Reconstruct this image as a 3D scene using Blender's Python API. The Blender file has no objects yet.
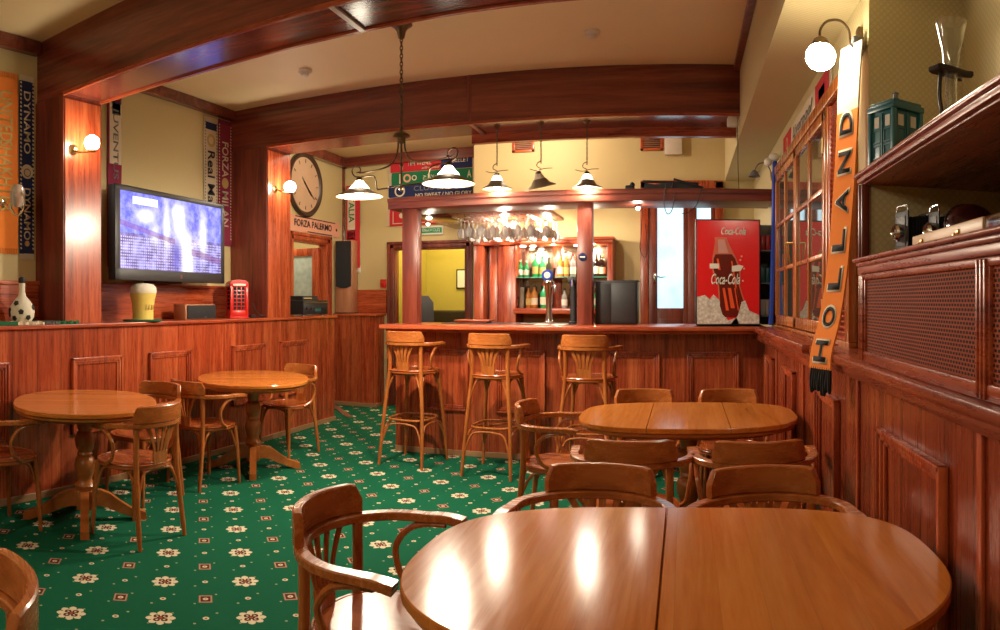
import bpy, bmesh, math, random
from mathutils import Vector, Matrix, Euler
random.seed(7)
SC = bpy.context.scene
COL = SC.collection
PI = math.pi
R = math.radians
EYE = 1.38
F = 700.0

# ---------------------------------------------------------------- measuring
def onX(u, v, X):
    t = (u-685)/F; D = X/math.sin(t)
    return Vector((X, X/math.tan(t), EYE+(301-v)*D/F))
def onY(u, v, Y):
    t = (u-685)/F; D = Y/math.cos(t)
    return Vector((Y*math.tan(t), Y, EYE+(301-v)*D/F))
def onZ(u, v, Z):
    t = (u-685)/F; D = (EYE-Z)*F/(v-301)
    return Vector((D*math.sin(t), D*math.cos(t), Z))
def yX(u, X): return X/math.tan((u-685)/F)
def xY(u, Y): return Y*math.tan((u-685)/F)

# ---------------------------------------------------------------- mesh building
class MB:
    def __init__(s): s.bm = bmesh.new(); s.M = Matrix.Identity(4)
    def _add(s, verts, faces):
        vs = [s.bm.verts.new(s.M @ Vector(v)) for v in verts]
        for f in faces:
            try: s.bm.faces.new([vs[i] for i in f])
            except ValueError: pass
        return s
    def box(s, c, d, bev=0.0, rot=None):
        t = bmesh.new()
        bmesh.ops.create_cube(t, size=1)
        bmesh.ops.scale(t, vec=d, verts=t.verts)
        if bev > 0:
            bmesh.ops.bevel(t, geom=t.edges[:], offset=min(bev, min(d)*0.45), segments=2, affect='EDGES', profile=0.5)
        m = Matrix.Translation(c)
        if rot is not None: m = m @ rot.to_4x4()
        t.verts.ensure_lookup_table(); t.verts.index_update()
        s._add([m @ v.co for v in t.verts], [[v.index for v in f.verts] for f in t.faces])
        t.free(); return s
    def b2(s, p, q, bev=0.0):
        p = Vector(p); q = Vector(q)
        lo = Vector([min(a, b) for a, b in zip(p, q)]); hi = Vector([max(a, b) for a, b in zip(p, q)])
        return s.box((lo+hi)/2, hi-lo, bev)
    def tube(s, pts, r, n=10, closed=False, caps=True):
        pts = [Vector(p) for p in pts]; k = len(pts)
        rs = r if isinstance(r, (list, tuple)) else [r]*k
        vs = []; prev = None
        for i, p in enumerate(pts):
            if closed: t = pts[(i+1) % k]-pts[i-1]
            else: t = pts[min(i+1, k-1)]-pts[max(i-1, 0)]
            if t.length < 1e-9: t = Vector((0, 0, 1))
            t.normalize()
            if prev is None:
                a = Vector((0, 0, 1)) if abs(t.z) < .9 else Vector((1, 0, 0))
                nn = t.cross(a).normalized()
            else:
                nn = prev-t*prev.dot(t)
                nn = nn.normalized() if nn.length > 1e-6 else t.orthogonal().normalized()
            prev = nn; bb = t.cross(nn)
            for j in range(n):
                a = 2*PI*j/n
                vs.append(p+(nn*math.cos(a)+bb*math.sin(a))*rs[i])
        fs = []
        for i in range(k if closed else k-1):
            i2 = (i+1) % k
            for j in range(n):
                j2 = (j+1) % n
                fs.append((i*n+j, i*n+j2, i2*n+j2, i2*n+j))
        if caps and not closed:
            fs.append(tuple(range(n-1, -1, -1))); fs.append(tuple((k-1)*n+j for j in range(n)))
        return s._add(vs, fs)
    def sweep(s, pts, w, h, up=(0, 0, 1), ch=0.25, lock=False):
        """flat bar along a path: w sideways, h along up (numbers or per-point lists), chamfered edges"""
        pts = [Vector(p) for p in pts]; k = len(pts); up = Vector(up)
        ws = w if isinstance(w, (list, tuple)) else [w]*k
        hs = h if isinstance(h, (list, tuple)) else [h]*k
        vs = []
        for i, p in enumerate(pts):
            t = (pts[min(i+1, k-1)]-pts[max(i-1, 0)]).normalized()
            sd = t.cross(up).normalized(); uu = up.normalized() if lock else sd.cross(t).normalized()
            a = ws[i]/2; b = hs[i]/2; c = min(a, b)*ch*2*0.6
            for x, y in ((a-c, -b), (a, -b+c), (a, b-c), (a-c, b), (-a+c, b), (-a, b-c), (-a, -b+c), (-a+c, -b)):
                vs.append(p+sd*x+uu*y)
        fs = []
        for i in range(k-1):
            for j in range(8):
                j2 = (j+1) % 8
                fs.append((i*8+j, i*8+j2, (i+1)*8+j2, (i+1)*8+j))
        fs.append(tuple(range(7, -1, -1))); fs.append(tuple((k-1)*8+j for j in range(8)))
        return s._add(vs, fs)
    def lathe(s, prof, n=24, o=(0, 0, 0), axis=None):
        """prof: (r, z) list; axis: matrix turning +Z into the axis"""
        m = Matrix.Translation(o) @ (axis.to_4x4() if axis is not None else Matrix.Identity(4))
        vs = []; k = len(prof)
        for r, z in prof:
            for j in range(n):
                a = 2*PI*j/n
                vs.append(m @ Vector((max(r, 1e-5)*math.cos(a), max(r, 1e-5)*math.sin(a), z)))
        fs = []
        for i in range(k-1):
            for j in range(n):
                j2 = (j+1) % n
                fs.append((i*n+j, i*n+j2, (i+1)*n+j2, (i+1)*n+j))
        fs.append(tuple(range(n-1, -1, -1))); fs.append(tuple((k-1)*n+j for j in range(n)))
        return s._add(vs, fs)
    def shell(s, prof, n=28, o=(0, 0, 0), axis=None, closed=True):
        """closed profile loop (no end caps) turned round the axis"""
        m = Matrix.Translation(o) @ (axis.to_4x4() if axis is not None else Matrix.Identity(4))
        vs = []; k = len(prof)
        for r, z in prof:
            for j in range(n):
                a = 2*PI*j/n
                vs.append(m @ Vector((max(r, 1e-5)*math.cos(a), max(r, 1e-5)*math.sin(a), z)))
        fs = []
        for i in range(k if closed else k-1):
            i2 = (i+1) % k
            for j in range(n):
                j2 = (j+1) % n
                fs.append((i*n+j, i*n+j2, i2*n+j2, i2*n+j))
        return s._add(vs, fs)
    def prism(s, out, h0, h1, m=None, cham=0.0):
        """outline in local xy, extruded from z=h0 to z=h1, m places it"""
        m = m or Matrix.Identity(4)
        if cham > 0:
            cx = sum(p[0] for p in out)/len(out); cy = sum(p[1] for p in out)/len(out)
            def sh(p):
                d = math.hypot(p[0]-cx, p[1]-cy); k = (d-cham)/d if d > cham else 1
                return (cx+(p[0]-cx)*k, cy+(p[1]-cy)*k)
            ins = [sh(p) for p in out]
            rings = [(ins, h0), (out, h0+cham), (out, h1-cham), (ins, h1)]
        else: rings = [(out, h0), (out, h1)]
        n = len(out); vs = []; fs = []
        for o2, z in rings:
            vs += [m @ Vector((p[0], p[1], z)) for p in o2]
        for i in range(len(rings)-1):
            for j in range(n):
                j2 = (j+1) % n
                fs.append((i*n+j, i*n+j2, (i+1)*n+j2, (i+1)*n+j))
        fs.append(tuple(range(n-1, -1, -1))); fs.append(tuple((len(rings)-1)*n+j for j in range(n)))
        return s._add(vs, fs)
    def ball(s, c, r, n=16, sc=(1, 1, 1)):
        t = bmesh.new(); bmesh.ops.create_uvsphere(t, u_segments=n, v_segments=max(8, n*2//3), radius=r)
        t.verts.index_update()
        s._add([Vector((v.co.x*sc[0], v.co.y*sc[1], v.co.z*sc[2]))+Vector(c) for v in t.verts],
               [[v.index for v in f.verts] for f in t.faces])
        t.free(); return s
    def torus(s, c, R_, r, n=20, m=6, rot=None):
        rot = rot or Matrix.Identity(3)
        return s.tube([Vector(c)+rot @ Vector((R_*math.cos(2*PI*i/n), R_*math.sin(2*PI*i/n), 0)) for i in range(n)], r, m, closed=True)
    def build(s, name, mat, parent=None, smooth=True):
        me = bpy.data.meshes.new(name)
        bmesh.ops.recalc_face_normals(s.bm, faces=s.bm.faces)
        s.bm.to_mesh(me); s.bm.free()
        if smooth:
            me.shade_smooth()
            try: me.set_sharp_from_angle(angle=R(38))
            except Exception: pass
        me.materials.append(mat)
        o = bpy.data.objects.new(name, me); COL.objects.link(o)
        if parent is not None: o.parent = parent
        return o

def build_each(mb, name, mat, parent=None):
    """every loose piece becomes a part of its own"""
    bm = mb.bm; bm.verts.ensure_lookup_table(); bm.verts.index_update()
    seen = set(); objs = []
    for v0 in bm.verts:
        if v0.index in seen: continue
        st = [v0]; isl = []; seen.add(v0.index)
        while st:
            v = st.pop(); isl.append(v)
            for e in v.link_edges:
                w = e.other_vert(v)
                if w.index not in seen: seen.add(w.index); st.append(w)
        idx = {v.index: i for i, v in enumerate(isl)}
        fs = []
        done = set()
        for v in isl:
            for f in v.link_faces:
                if f not in done: done.add(f); fs.append([idx[w.index] for w in f.verts])
        m2 = MB(); m2._add([v.co.copy() for v in isl], fs); objs.append(m2.build(name, mat, parent))
    bm.free(); return objs

def tag(o, label, cat, group=None):
    o['label'] = label; o['category'] = cat
    if group: o['group'] = group
    return o
def thing(name, label, cat, loc=(0, 0, 0), rz=0.0, group=None):
    o = bpy.data.objects.new(name, None); COL.objects.link(o)
    o.location = loc; o.rotation_euler = (0, 0, rz); o.empty_display_size = .1
    return tag(o, label, cat, group)
def struct(o):
    o['kind'] = 'structure'; return o
def kids(o): return [c for c in bpy.data.objects if c.parent == o]
def dup(root, loc, rz, label, group=None):
    allo = list(bpy.data.objects)
    def rec(o, par):
        c = o.copy(); COL.objects.link(c)
        if par is not None: c.parent = par
        for ch in allo:
            if ch.parent == o: rec(ch, c)
        return c
    r = rec(root, None)
    r.location = loc; r.rotation_euler = (0, 0, rz); r['label'] = label
    if group: r['group'] = group
    return r

# ---------------------------------------------------------------- node helper
class X:
    """socket with arithmetic"""
    nt = None
    def __init__(s, k): s.k = k
    @staticmethod
    def m(op, *a):
        n = X.nt.nodes.new('ShaderNodeMath'); n.operation = op
        for i, v in enumerate(a):
            if isinstance(v, X): X.nt.links.new(v.k, n.inputs[i])
            else: n.inputs[i].default_value = v
        return X(n.outputs[0])
    def __add__(s, o): return X.m('ADD', s, o)
    __radd__ = __add__
    def __sub__(s, o): return X.m('SUBTRACT', s, o)
    def __rsub__(s, o): return X.m('SUBTRACT', o, s)
    def __mul__(s, o): return X.m('MULTIPLY', s, o)
    __rmul__ = __mul__
    def __truediv__(s, o): return X.m('DIVIDE', s, o)
    def lt(s, o): return X.m('LESS_THAN', s, o)
    def gt(s, o): return X.m('GREATER_THAN', s, o)
    def fl(s): return X.m('FLOOR', s)
    def fr(s): return s-s.fl()
    def ab(s): return X.m('ABSOLUTE', s)
def newmat(name):
    m = bpy.data.materials.new(name); m.use_nodes = True
    nt = m.node_tree; X.nt = nt
    return m, nt, nt.nodes['Principled BSDF']
def coords(kind='Object'):
    n = X.nt.nodes.new('ShaderNodeTexCoord')
    return n.outputs[kind]
def xyz(vec):
    n = X.nt.nodes.new('ShaderNodeSeparateXYZ'); X.nt.links.new(vec, n.inputs[0])
    return X(n.outputs[0]), X(n.outputs[1]), X(n.outputs[2])
def comb(a, b, c):
    n = X.nt.nodes.new('ShaderNodeCombineXYZ')
    for i, v in enumerate((a, b, c)):
        if isinstance(v, X): X.nt.links.new(v.k, n.inputs[i])
        else: n.inputs[i].default_value = v
    return n.outputs[0]
def noise(vec, scale, detail=4, rough=.55, dist=0.0):
    n = X.nt.nodes.new('ShaderNodeTexNoise'); X.nt.links.new(vec, n.inputs['Vector'])
    n.inputs['Scale'].default_value = scale; n.inputs['Detail'].default_value = detail
    n.inputs['Roughness'].default_value = rough; n.inputs['Distortion'].default_value = dist
    return X(n.outputs[0])
def vscale(vec, s):
    n = X.nt.nodes.new('ShaderNodeMapping'); X.nt.links.new(vec, n.inputs[0]); n.inputs['Scale'].default_value = s
    return n.outputs[0]
def mix(f, a, b):
    n = X.nt.nodes.new('ShaderNodeMix'); n.data_type = 'RGBA'
    for i, v in ((0, f), (6, a), (7, b)):
        if isinstance(v, X): X.nt.links.new(v.k, n.inputs[i])
        elif i == 0: n.inputs[0].default_value = v
        else:
            if isinstance(v, tuple): n.inputs[i].default_value = (*v, 1)
            else: X.nt.links.new(v, n.inputs[i])
    return n.outputs[2]
def ramp(f, stops):
    n = X.nt.nodes.new('ShaderNodeValToRGB'); X.nt.links.new(f.k, n.inputs[0])
    el = n.color_ramp.elements
    while len(el) < len(stops): el.new(.5)
    for e, (p, c) in zip(el, stops): e.position = p; e.color = (*c, 1)
    return n.outputs[0]
def setp(b, color=None, rough=None, metal=None, spec=None, coat=None, ior=None, trans=None, emit=None, es=None, alpha=None):
    L = X.nt.links
    if color is not None:
        if isinstance(color, tuple): b.inputs['Base Color'].default_value = (*color, 1)
        else: L.new(color, b.inputs['Base Color'])
    for nm, v in (('Roughness', rough), ('Metallic', metal), ('Specular IOR Level', spec), ('Coat Weight', coat), ('IOR', ior),
                  ('Transmission Weight', trans), ('Emission Strength', es), ('Alpha', alpha)):
        if v is not None:
            if isinstance(v, X): L.new(v.k, b.inputs[nm])
            else: b.inputs[nm].default_value = v
    if emit is not None:
        if isinstance(emit, tuple): b.inputs['Emission Color'].default_value = (*emit, 1)
        else: L.new(emit, b.inputs['Emission Color'])
def bump(b, h, strength=.2, dist=.002):
    n = X.nt.nodes.new('ShaderNodeBump'); n.inputs['Strength'].default_value = strength; n.inputs['Distance'].default_value = dist
    X.nt.links.new(h.k, n.inputs['Height']); X.nt.links.new(n.outputs[0], b.inputs['Normal'])
def plain(name, col, rough=.5, metal=0., **k):
    m, nt, b = newmat(name)
    n = noise(coords(), 30, 3)
    c = mix(n*.35, col, tuple(x*.72 for x in col))
    setp(b, c, rough, metal, **k); return m
def emis(name, col, s):
    m, nt, b = newmat(name); setp(b, (0.8, 0.8, 0.8), .5, emit=col, es=s); return m

def wood(name, c1, c2, c3, axis='Z', rough=.28, plank=0.0, pax='Y', fine=60, coat=.3, grain=1.0, seam=.85, vary=.35, spec=.5):
    """long grain along axis; with plank > 0 boards of that width across pax"""
    m, nt, b = newmat(name)
    v = coords()
    x, y, z = xyz(v)
    ax = {'X': x, 'Y': y, 'Z': z}
    cell = None
    if plank > 0:
        q = ax[pax]*(1/plank); cell = q.fl()
        wn = nt.nodes.new('ShaderNodeTexWhiteNoise'); wn.noise_dimensions = '1D'; nt.links.new(cell.k, wn.inputs['W'])
        rnd = X(wn.outputs[0])
        x, y, z = x+rnd*7, y+rnd*5, z+rnd*9
    k = {'X': (.07, 1, 1), 'Y': (1, .07, 1), 'Z': (1, 1, .07)}[axis]
    vec = comb(x*k[0], y*k[1], z*k[2])
    n1 = noise(vec, 9*grain, 4, .6, 1.2); n2 = noise(vec, fine*grain, 3, .7)
    col = ramp(n1*.75+n2*.3, [(.32, c1), (.50, c2), (.70, c3)])
    if plank > 0:
        f = q.fr(); edge = (f-.5).ab().gt(.488)
        col = mix(rnd*vary, col, tuple(a*.55 for a in c2))
        col = mix(edge*seam, col, tuple(a*.2 for a in c1))
    setp(b, col, n2*.12+(rough-.06), coat=coat, spec=spec)
    b.inputs['Coat Roughness'].default_value = .16
    bump(b, n1, .04, .001)
    return m

MH = ((.12, .016, .006), (.35, .055, .017), (.56, .135, .045))
M = {}
for a in 'XYZ':
    M['mah'+a] = wood('mahogany_grain_'+a, *MH, axis=a, coat=.15)
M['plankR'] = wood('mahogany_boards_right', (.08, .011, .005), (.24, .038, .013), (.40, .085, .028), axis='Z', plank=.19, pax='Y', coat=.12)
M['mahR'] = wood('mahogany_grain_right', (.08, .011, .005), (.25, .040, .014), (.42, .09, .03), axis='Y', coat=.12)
M['plankL'] = wood('mahogany_boards_left', *MH, axis='Z', plank=.21, pax='Y')
M['plankX'] = wood('mahogany_boards_bar', *MH, axis='Z', plank=.17, pax='X')
MD = ((.055, .012, .009), (.15, .028, .016), (.27, .060, .032))
M['beam'] = wood('dark_mahogany_beam', *MD, axis='X', rough=.2, coat=.5, grain=.7)
M['beamZ'] = wood('dark_mahogany_column', *MD, axis='Z', rough=.36, coat=.05)
M['canopy'] = wood('dark_mahogany_canopy', *MD, axis='X', rough=.42, coat=.0)
M['table'] = wood('oiled_table_oak', (.43, .120, .018), (.58, .185, .032), (.68, .255, .055), axis='Y', rough=.16, plank=.095, pax='X', fine=70, coat=.0, seam=.12, vary=.20, spec=.28)
M['tableE'] = wood('table_edge_oak', (.28, .075, .016), (.40, .12, .024), (.48, .165, .036), axis='X', rough=.3)
CW = ((.27, .066, .014), (.40, .115, .024), (.50, .165, .040))
M['chair'] = wood('bent_beech_upright', *CW, axis='Z', rough=.27, coat=.35, fine=45)
M['chairX'] = wood('bent_beech_rail', *CW, axis='X', rough=.27, coat=.35, fine=45)
M['chairY'] = wood('bent_beech_seat', (.30, .06, .014), (.42, .10, .022), (.50, .14, .034), axis='Y', rough=.24, coat=.4, fine=45)
M['pine'] = wood('pale_pine', (.42, .22, .09), (.55, .32, .14), (.65, .40, .2), axis='Y', rough=.4, coat=0)
M['walnut'] = wood('speaker_veneer', (.30, .12, .06), (.42, .18, .09), (.5, .24, .13), axis='Z', rough=.4)

def wallpaper(name, a, b_, s=52.0):
    m, nt, b = newmat(name)
    x, y, z = xyz(coords())
    u = (x+y+z)*s; w = (x+y-z)*s
    fu = (u.fr()-.5).ab(); fw = (w.fr()-.5).ab()
    d = X.m('MAXIMUM', fu, fw)
    n = noise(coords(), 3.0, 2)
    col = mix(d.gt(.36)*.38, a, b_)
    col = mix(n*.25, col, tuple(q*.75 for q in a))
    setp(b, col, .55, spec=.3); bump(b, d, .25, .002)
    return m
M['paper'] = wallpaper('diamond_wallpaper', (.62, .50, .25), (.42, .33, .14))
M['paperR'] = wallpaper('diamond_wallpaper_large', (.60, .50, .27), (.40, .33, .15), 34.0)
m, nt, b = newmat('ceiling_plaster'); setp(b, mix(noise(coords(), 1.4, 3)*.4, (.86, .69, .40), (.76, .59, .33)), .6); M['ceil'] = m
M['olive'] = plain('olive_paint', (.48, .40, .07), .6)

# carpet
def carpet():
    m, nt, b = newmat('green_carpet')
    x, y, z = xyz(coords())
    a = .395; th = R(39.8); ox, oy = -2.38, 1.98
    dx = x-ox; dy = y-oy
    u = (dx*math.cos(th)+dy*math.sin(th))/a
    v = (dy*math.cos(th)-dx*math.sin(th))/a
    def cen(w, off): 
        q = w+(.5-off)
        return (q.fr()-.5)*a
    def rad(p, q): return X.m('SQRT', p*p+q*q)
    # room-aligned local coordinates in a cell (turned back by 45 deg)
    def turn(p, q):
        c = math.cos(R(45))
        return (p-q)*c, (p+q)*c
    n = noise(coords(), 260, 2); nb = noise(coords(), 2.2, 3)
    base = mix(n*.6, (.004, .085, .042), (.010, .135, .064))
    base = mix(nb*.3, base, (.004, .07, .035))
    cream = (.66, .58, .40); dk = (.10, .022, .015); rd = (.30, .09, .05)
    fu, fv = cen(u, 0), cen(v, 0); p, q = turn(fu, fv); r = rad(p, q)
    ang = X.m('ARCTAN2', q, p)
    R1 = X.m('COSINE', ang*8)*.006+.060
    petal = r.lt(R1)
    core = r.lt(X.m('COSINE', ang*4)*.006+.034)
    ring = ((r-.022).ab().lt(.006))*X.m('COSINE', ang*8).gt(.25)
    gap = X.m('COSINE', ang*8).lt(-.86)*r.gt(.044)
    col = mix(petal*(1-gap), base, cream)
    col = mix(core, col, dk); col = mix(ring, col, cream); col = mix(r.lt(.008), col, rd)
    su, sv = cen(u, .5), cen(v, .5); p, q = su, sv
    mx = X.m('MAXIMUM', p.ab(), q.ab()*.8)
    sq = mx.lt(.033); sq1 = (mx-.027).ab().lt(.004)
    col = mix(sq, col, dk); col = mix(sq1*.8, col, (.45, .30, .20)); col = mix(rad(p, q).lt(.013), col, cream); col = mix(rad(p, q).lt(.005), col, rd)
    for o1, o2 in ((.5, 0), (0, .5)):
        c1, c2 = cen(u, o1), cen(v, o2); r = rad(c1, c2)
        col = mix(r.lt(.0145), col, cream); col = mix(r.lt(.007), col, rd)
    u2 = u*4; v2 = v*4
    p2 = (u2.fr()-.5)*(a/4); q2 = (v2.fr()-.5)*(a/4)
    r2 = rad(p2, q2)
    par = X.m('MODULO', (u2.fl()+v2.fl()).ab()+.5, 2.0).lt(1.0)
    out = rad(fu, fv).gt(.070)*mx.gt(.045)
    col = mix(r2.lt(.0065)*out*par*.8, col, (.42, .40, .22))
    setp(b, col, .95, spec=.1); bump(b, n, .5, .003)
    return m
M['carpet'] = carpet()

M['white'] = plain('white_plastic', (.72, .66, .56), .4)
M['cream'] = plain('cream_cloth', (.68, .58, .42), .9)
M['black'] = plain('black_plastic', (.012, .012, .014), .5)
M['blackcloth'] = plain('black_cloth', (.012, .012, .014), .9)
M['darkgrey'] = plain('dark_grey_plastic', (.02, .02, .023), .5)
M['grille'] = plain('black_speaker_cloth', (.012, .013, .016), .8)
M['bronze'] = plain('aged_bronze', (.16, .105, .055), .35, .9)
M['dish'] = plain('dull_bronze_dish', (.24, .185, .12), .4, .5)
M['chrome'] = plain('chrome', (.75, .75, .76), .12, 1.0)
M['brass'] = plain('brass', (.66, .44, .17), .28, 1.0)
M['steel'] = plain('brushed_steel', (.5, .48, .44), .35, 1.0)
M['red'] = plain('red_enamel', (.62, .018, .012), .3)
M['teal'] = plain('teal_enamel', (.02, .13, .15), .35)
M['orange'] = plain('orange_knit', (.80, .22, .03), .95)
M['navy'] = plain('navy_knit', (.012, .022, .09), .95)
M['blue'] = plain('royal_blue_knit', (.015, .05, .35), .9)
M['redknit'] = plain('red_knit', (.52, .02, .03), .95)
M['greenknit'] = plain('green_knit', (.01, .15, .06), .95)
M['darkgreen'] = plain('dark_green_felt', (.005, .09, .05), .9)
M['purpleknit'] = plain('plum_knit', (.25, .02, .06), .95)
M['pink'] = plain('pink_knit', (.75, .36, .24), .95)
M['yellow'] = plain('beer_yellow_plush', (.72, .55, .12), .8)
M['foam'] = plain('foam_white_plush', (.72, .68, .55), .8)
M['gold'] = plain('gold_thread', (.55, .38, .12), .8)
M['tin'] = plain('grey_tin', (.16, .16, .165), .5)
M['cable'] = plain('black_cable', (.02, .015, .012), .5)
M['clockface'] = plain('aged_clock_face', (.62, .40, .25), .6)
M['clockrim'] = plain('dark_clock_rim', (.06, .03, .018), .35)
M['exit'] = plain('green_sign', (.01, .28, .12), .4)
M['papersheet'] = plain('white_paper', (.75, .72, .62), .7)
M['threshold'] = plain('copper_threshold', (.30, .13, .08), .4, .3)
M['skirt'] = plain('tan_baseboard_edge', (.34, .19, .09), .45)
M['leather'] = plain('dark_leather', (.02, .012, .01), .3)
M['maroon'] = plain('maroon_gloss', (.035, .006, .006), .12)

def glassm(name, col, rough=.0, ior=1.45):
    m, nt, b = newmat(name); setp(b, col, rough, trans=1.0, ior=ior); return m
m, nt, b = newmat('thick_clear_glass'); setp(b, (.9, .92, .86), .03, trans=.9, ior=1.5, coat=1.0); M['yglass'] = m
m, nt, b = newmat('clear_glass'); setp(b, (1, .98, .94), .03, trans=.72, ior=1.45, coat=.8); M['glass'] = m
def tinted(name, col):
    m, nt, b = newmat(name); setp(b, col, .08, trans=.35, ior=1.45, coat=.5); return m
M['gglass'] = tinted('green_bottle_glass', (.03, .50, .14))
M['aglass'] = tinted('amber_bottle_glass', (.65, .24, .04))
M['dglass'] = glassm('dark_bottle_glass', (.12, .07, .03))
M['shelfglass'] = plain('green_shelf_glass', (.12, .45, .32), .08, emit=None)
m, nt, b = newmat('cabinet_pane'); setp(b, (.30, .27, .22), .03, .85); M['pane'] = m
m, nt, b = newmat('mirror_back'); setp(b, (.35, .25, .18), .08, .9); M['mirror'] = m
M['glow'] = emis('lamp_glow', (1.0, .90, .68), 22)
M['globe'] = emis('globe_glow', (1.0, .88, .66), 75)
M['shade'] = emis('lit_glass_shade', (1.0, .90, .70), 14.0)
M['spot'] = emis('spot_glow', (1.0, .9, .7), 14)
M['opal'] = plain('opal_glass', (.70, .62, .48), .3)
m, nt, b = newmat('frosted_door_glass')
xx, yy, zz = xyz(coords())
setp(b, (.5, .6, .65), .3, emit=ramp(noise(coords(), 3, 2), [(.3, (.30, .68, .90)), (.7, (.58, .85, .98))]), es=1.15); M['frost'] = m
m, nt, b = newmat('patterned_door_glass'); setp(b, mix(noise(coords(), 14, 4), (.20, .30, .30), (.60, .66, .60)), .25); M['patglass'] = m

# woven panel
m, nt, b = newmat('woven_cane_panel')
x, y, z = xyz(coords())
uu = y*(1/.018); ww = z*(1/.0105)
row = X.m('MODULO', ww.fl().ab()+.5, 2.0).lt(1.0)*.5
fu = ((uu+row).fr()-.5).ab(); fw = (ww.fr()-.5).ab()
hole = fu.lt(.34)*fw.lt(.30)
n = noise(vscale(coords(), (1, .2, 3)), 40, 3)
setp(b, mix(hole, mix(n, (.36, .075, .026), (.20, .036, .014)), (.012, .004, .003)), .75, spec=.15)
bump(b, 1-hole, .6, .004); M['cane'] = m

# fonts / lettering ------------------------------------------------------------
def frame(o, r, n):
    """matrix: local x -> r (reading direction), local z -> n (towards the reader)"""
    r = Vector(r).normalized(); n = Vector(n).normalized(); u = n.cross(r).normalized()
    mt = Matrix.Identity(4)
    for i in range(3): mt[i][0] = r[i]; mt[i][1] = u[i]; mt[i][2] = n[i]; mt[i][3] = o[i]
    return mt
def text_mesh(txt, w, h, depth=.0015, shear=0.0, bold=0.0):
    cu = bpy.data.curves.new('t', 'FONT'); cu.body = txt; cu.size = 1; cu.shear = shear; cu.offset = bold
    cu.resolution_u = 3
    ob = bpy.data.objects.new('t', cu); COL.objects.link(ob)
    dg = bpy.context.evaluated_depsgraph_get(); dg.update()
    me = bpy.data.meshes.new_from_object(ob.evaluated_get(dg))
    bpy.data.objects.remove(ob); bpy.data.curves.remove(cu)
    xs = [v.co.x for v in me.vertices] or [0, 1]; ys = [v.co.y for v in me.vertices] or [0, 1]
    x0, x1, y0, y1 = min(xs), max(xs), min(ys), max(ys)
    bm = bmesh.new(); bm.from_mesh(me); bpy.data.meshes.remove(me)
    ext = bmesh.ops.extrude_face_region(bm, geom=bm.faces[:])
    vs = [e for e in ext['geom'] if isinstance(e, bmesh.types.BMVert)]
    bmesh.ops.translate(bm, vec=(0, 0, depth), verts=vs)
    for v in bm.verts:
        v.co.x = (v.co.x-(x0+x1)/2)/max(x1-x0, 1e-6)*w
        v.co.y = (v.co.y-(y0+y1)/2)/max(y1-y0, 1e-6)*h
    return bm
def lettering(txt, w, h, mt, mat, parent, name='lettering', shear=0., bold=.0, depth=.0015, warp=None):
    bm = text_mesh(txt, w, h, depth, shear, bold)
    bm.transform(mt)
    if warp:
        for v in bm.verts: v.co = warp(v.co)
    me = bpy.data.meshes.new(name); bm.to_mesh(me); bm.free(); me.materials.append(mat)
    o = bpy.data.objects.new(name, me); COL.objects.link(o); o.parent = parent
    return o

# ================================================================ THE ROOM
XL, XT, XC = -3.90, -4.35, -4.50       # half wall face, television wall, clock wall
YB, YBW, YBK = 5.93, 7.90, 8.47        # bar front, wall behind the bar, far wall
XR, XW, XN = .665, .78, 1.22           # right wainscot, window wall, niche back
ZC = 3.32; YF = -3.0
LEDGE = 1.215

def sbox(name, p, q, mat, bev=0.0):
    return struct(MB().b2(p, q, bev).build(name, mat, smooth=False))

sbox('floor', (-6.2, YF, -.1), (1.5, 11, 0), M['carpet'])
sbox('ceiling', (-6.2, YF-.1, ZC), (1.5, 11, ZC+.1), M['ceil'])
sbox('wall_front', (-4.7, YF-.1, 0), (1.5, YF, ZC), M['paper'])
XT0 = -4.23
sbox('wall_left_near', (XT, YF, LEDGE), (XT0, 3.19, ZC), M['paper'])
# left wall: television wall, clock wall with a doorway
sbox('wall_left', (XT-.25, YF, 0), (XT, 6.17, ZC), M['paper'])
DY0, DY1, DZ = 7.17, 8.02, 2.13
w = MB().b2((XC-.12, 6.17, 0), (XC, DY0, ZC)).b2((XC-.12, DY1, 0), (XC, YBK, ZC)).b2((XC-.12, DY0, DZ), (XC, DY1, ZC))
struct(w.build('wall_alcove', M['paper'], smooth=False))
# far wall with the doorway left of the bar
BX0, BX1, BZ = -3.74, -2.74, 2.07
w = MB().b2((-4.62, YBK, 0), (BX0, YBK+.12, ZC)).b2((BX1, YBK, 0), (-2.2, YBK+.12, ZC)).b2((BX0, YBK, BZ), (BX1, YBK+.12, ZC))
struct(w.build('wall_back', M['paper'], smooth=False))
sbox('wall_bar', (-2.457, YBW, 0), (1.4, YBW+.5, ZC), M['paper'])
# room beyond the doorway, and the lobby beyond the left door
w = MB().b2((-5.2, 10.2, 0), (-2.0, 10.3, ZC)).b2((-4.05, YBK+.12, 0), (-3.95, 10.2, ZC)).b2((-2.3, YBK+.12, 0), (-2.2, 10.2, ZC))
struct(w.build('wall_passage', M['olive'], smooth=False))
w = MB().b2((-6.1, 6.6, 0), (-6.0, 8.9, ZC)).b2((-6.0, 6.6, 0), (XC-.12, 6.7, ZC)).b2((-6.0, 8.8, 0), (XC-.12, 8.9, ZC))
struct(w.build('wall_lobby', M['paper'], smooth=False))

# right wall
sbox('wall_right', (XW, 2.90, 0), (1.4, YBW, 2.74), M['paperR'])
sbox('wall_niche', (XN, YF, 0), (1.4, 2.90, 2.74), M['paperR'])
w = MB().b2((.45, YF, 2.735), (1.45, YBW, ZC))
struct(w.build('ceiling_bulkhead', M['paperR'], smooth=False))
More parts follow.
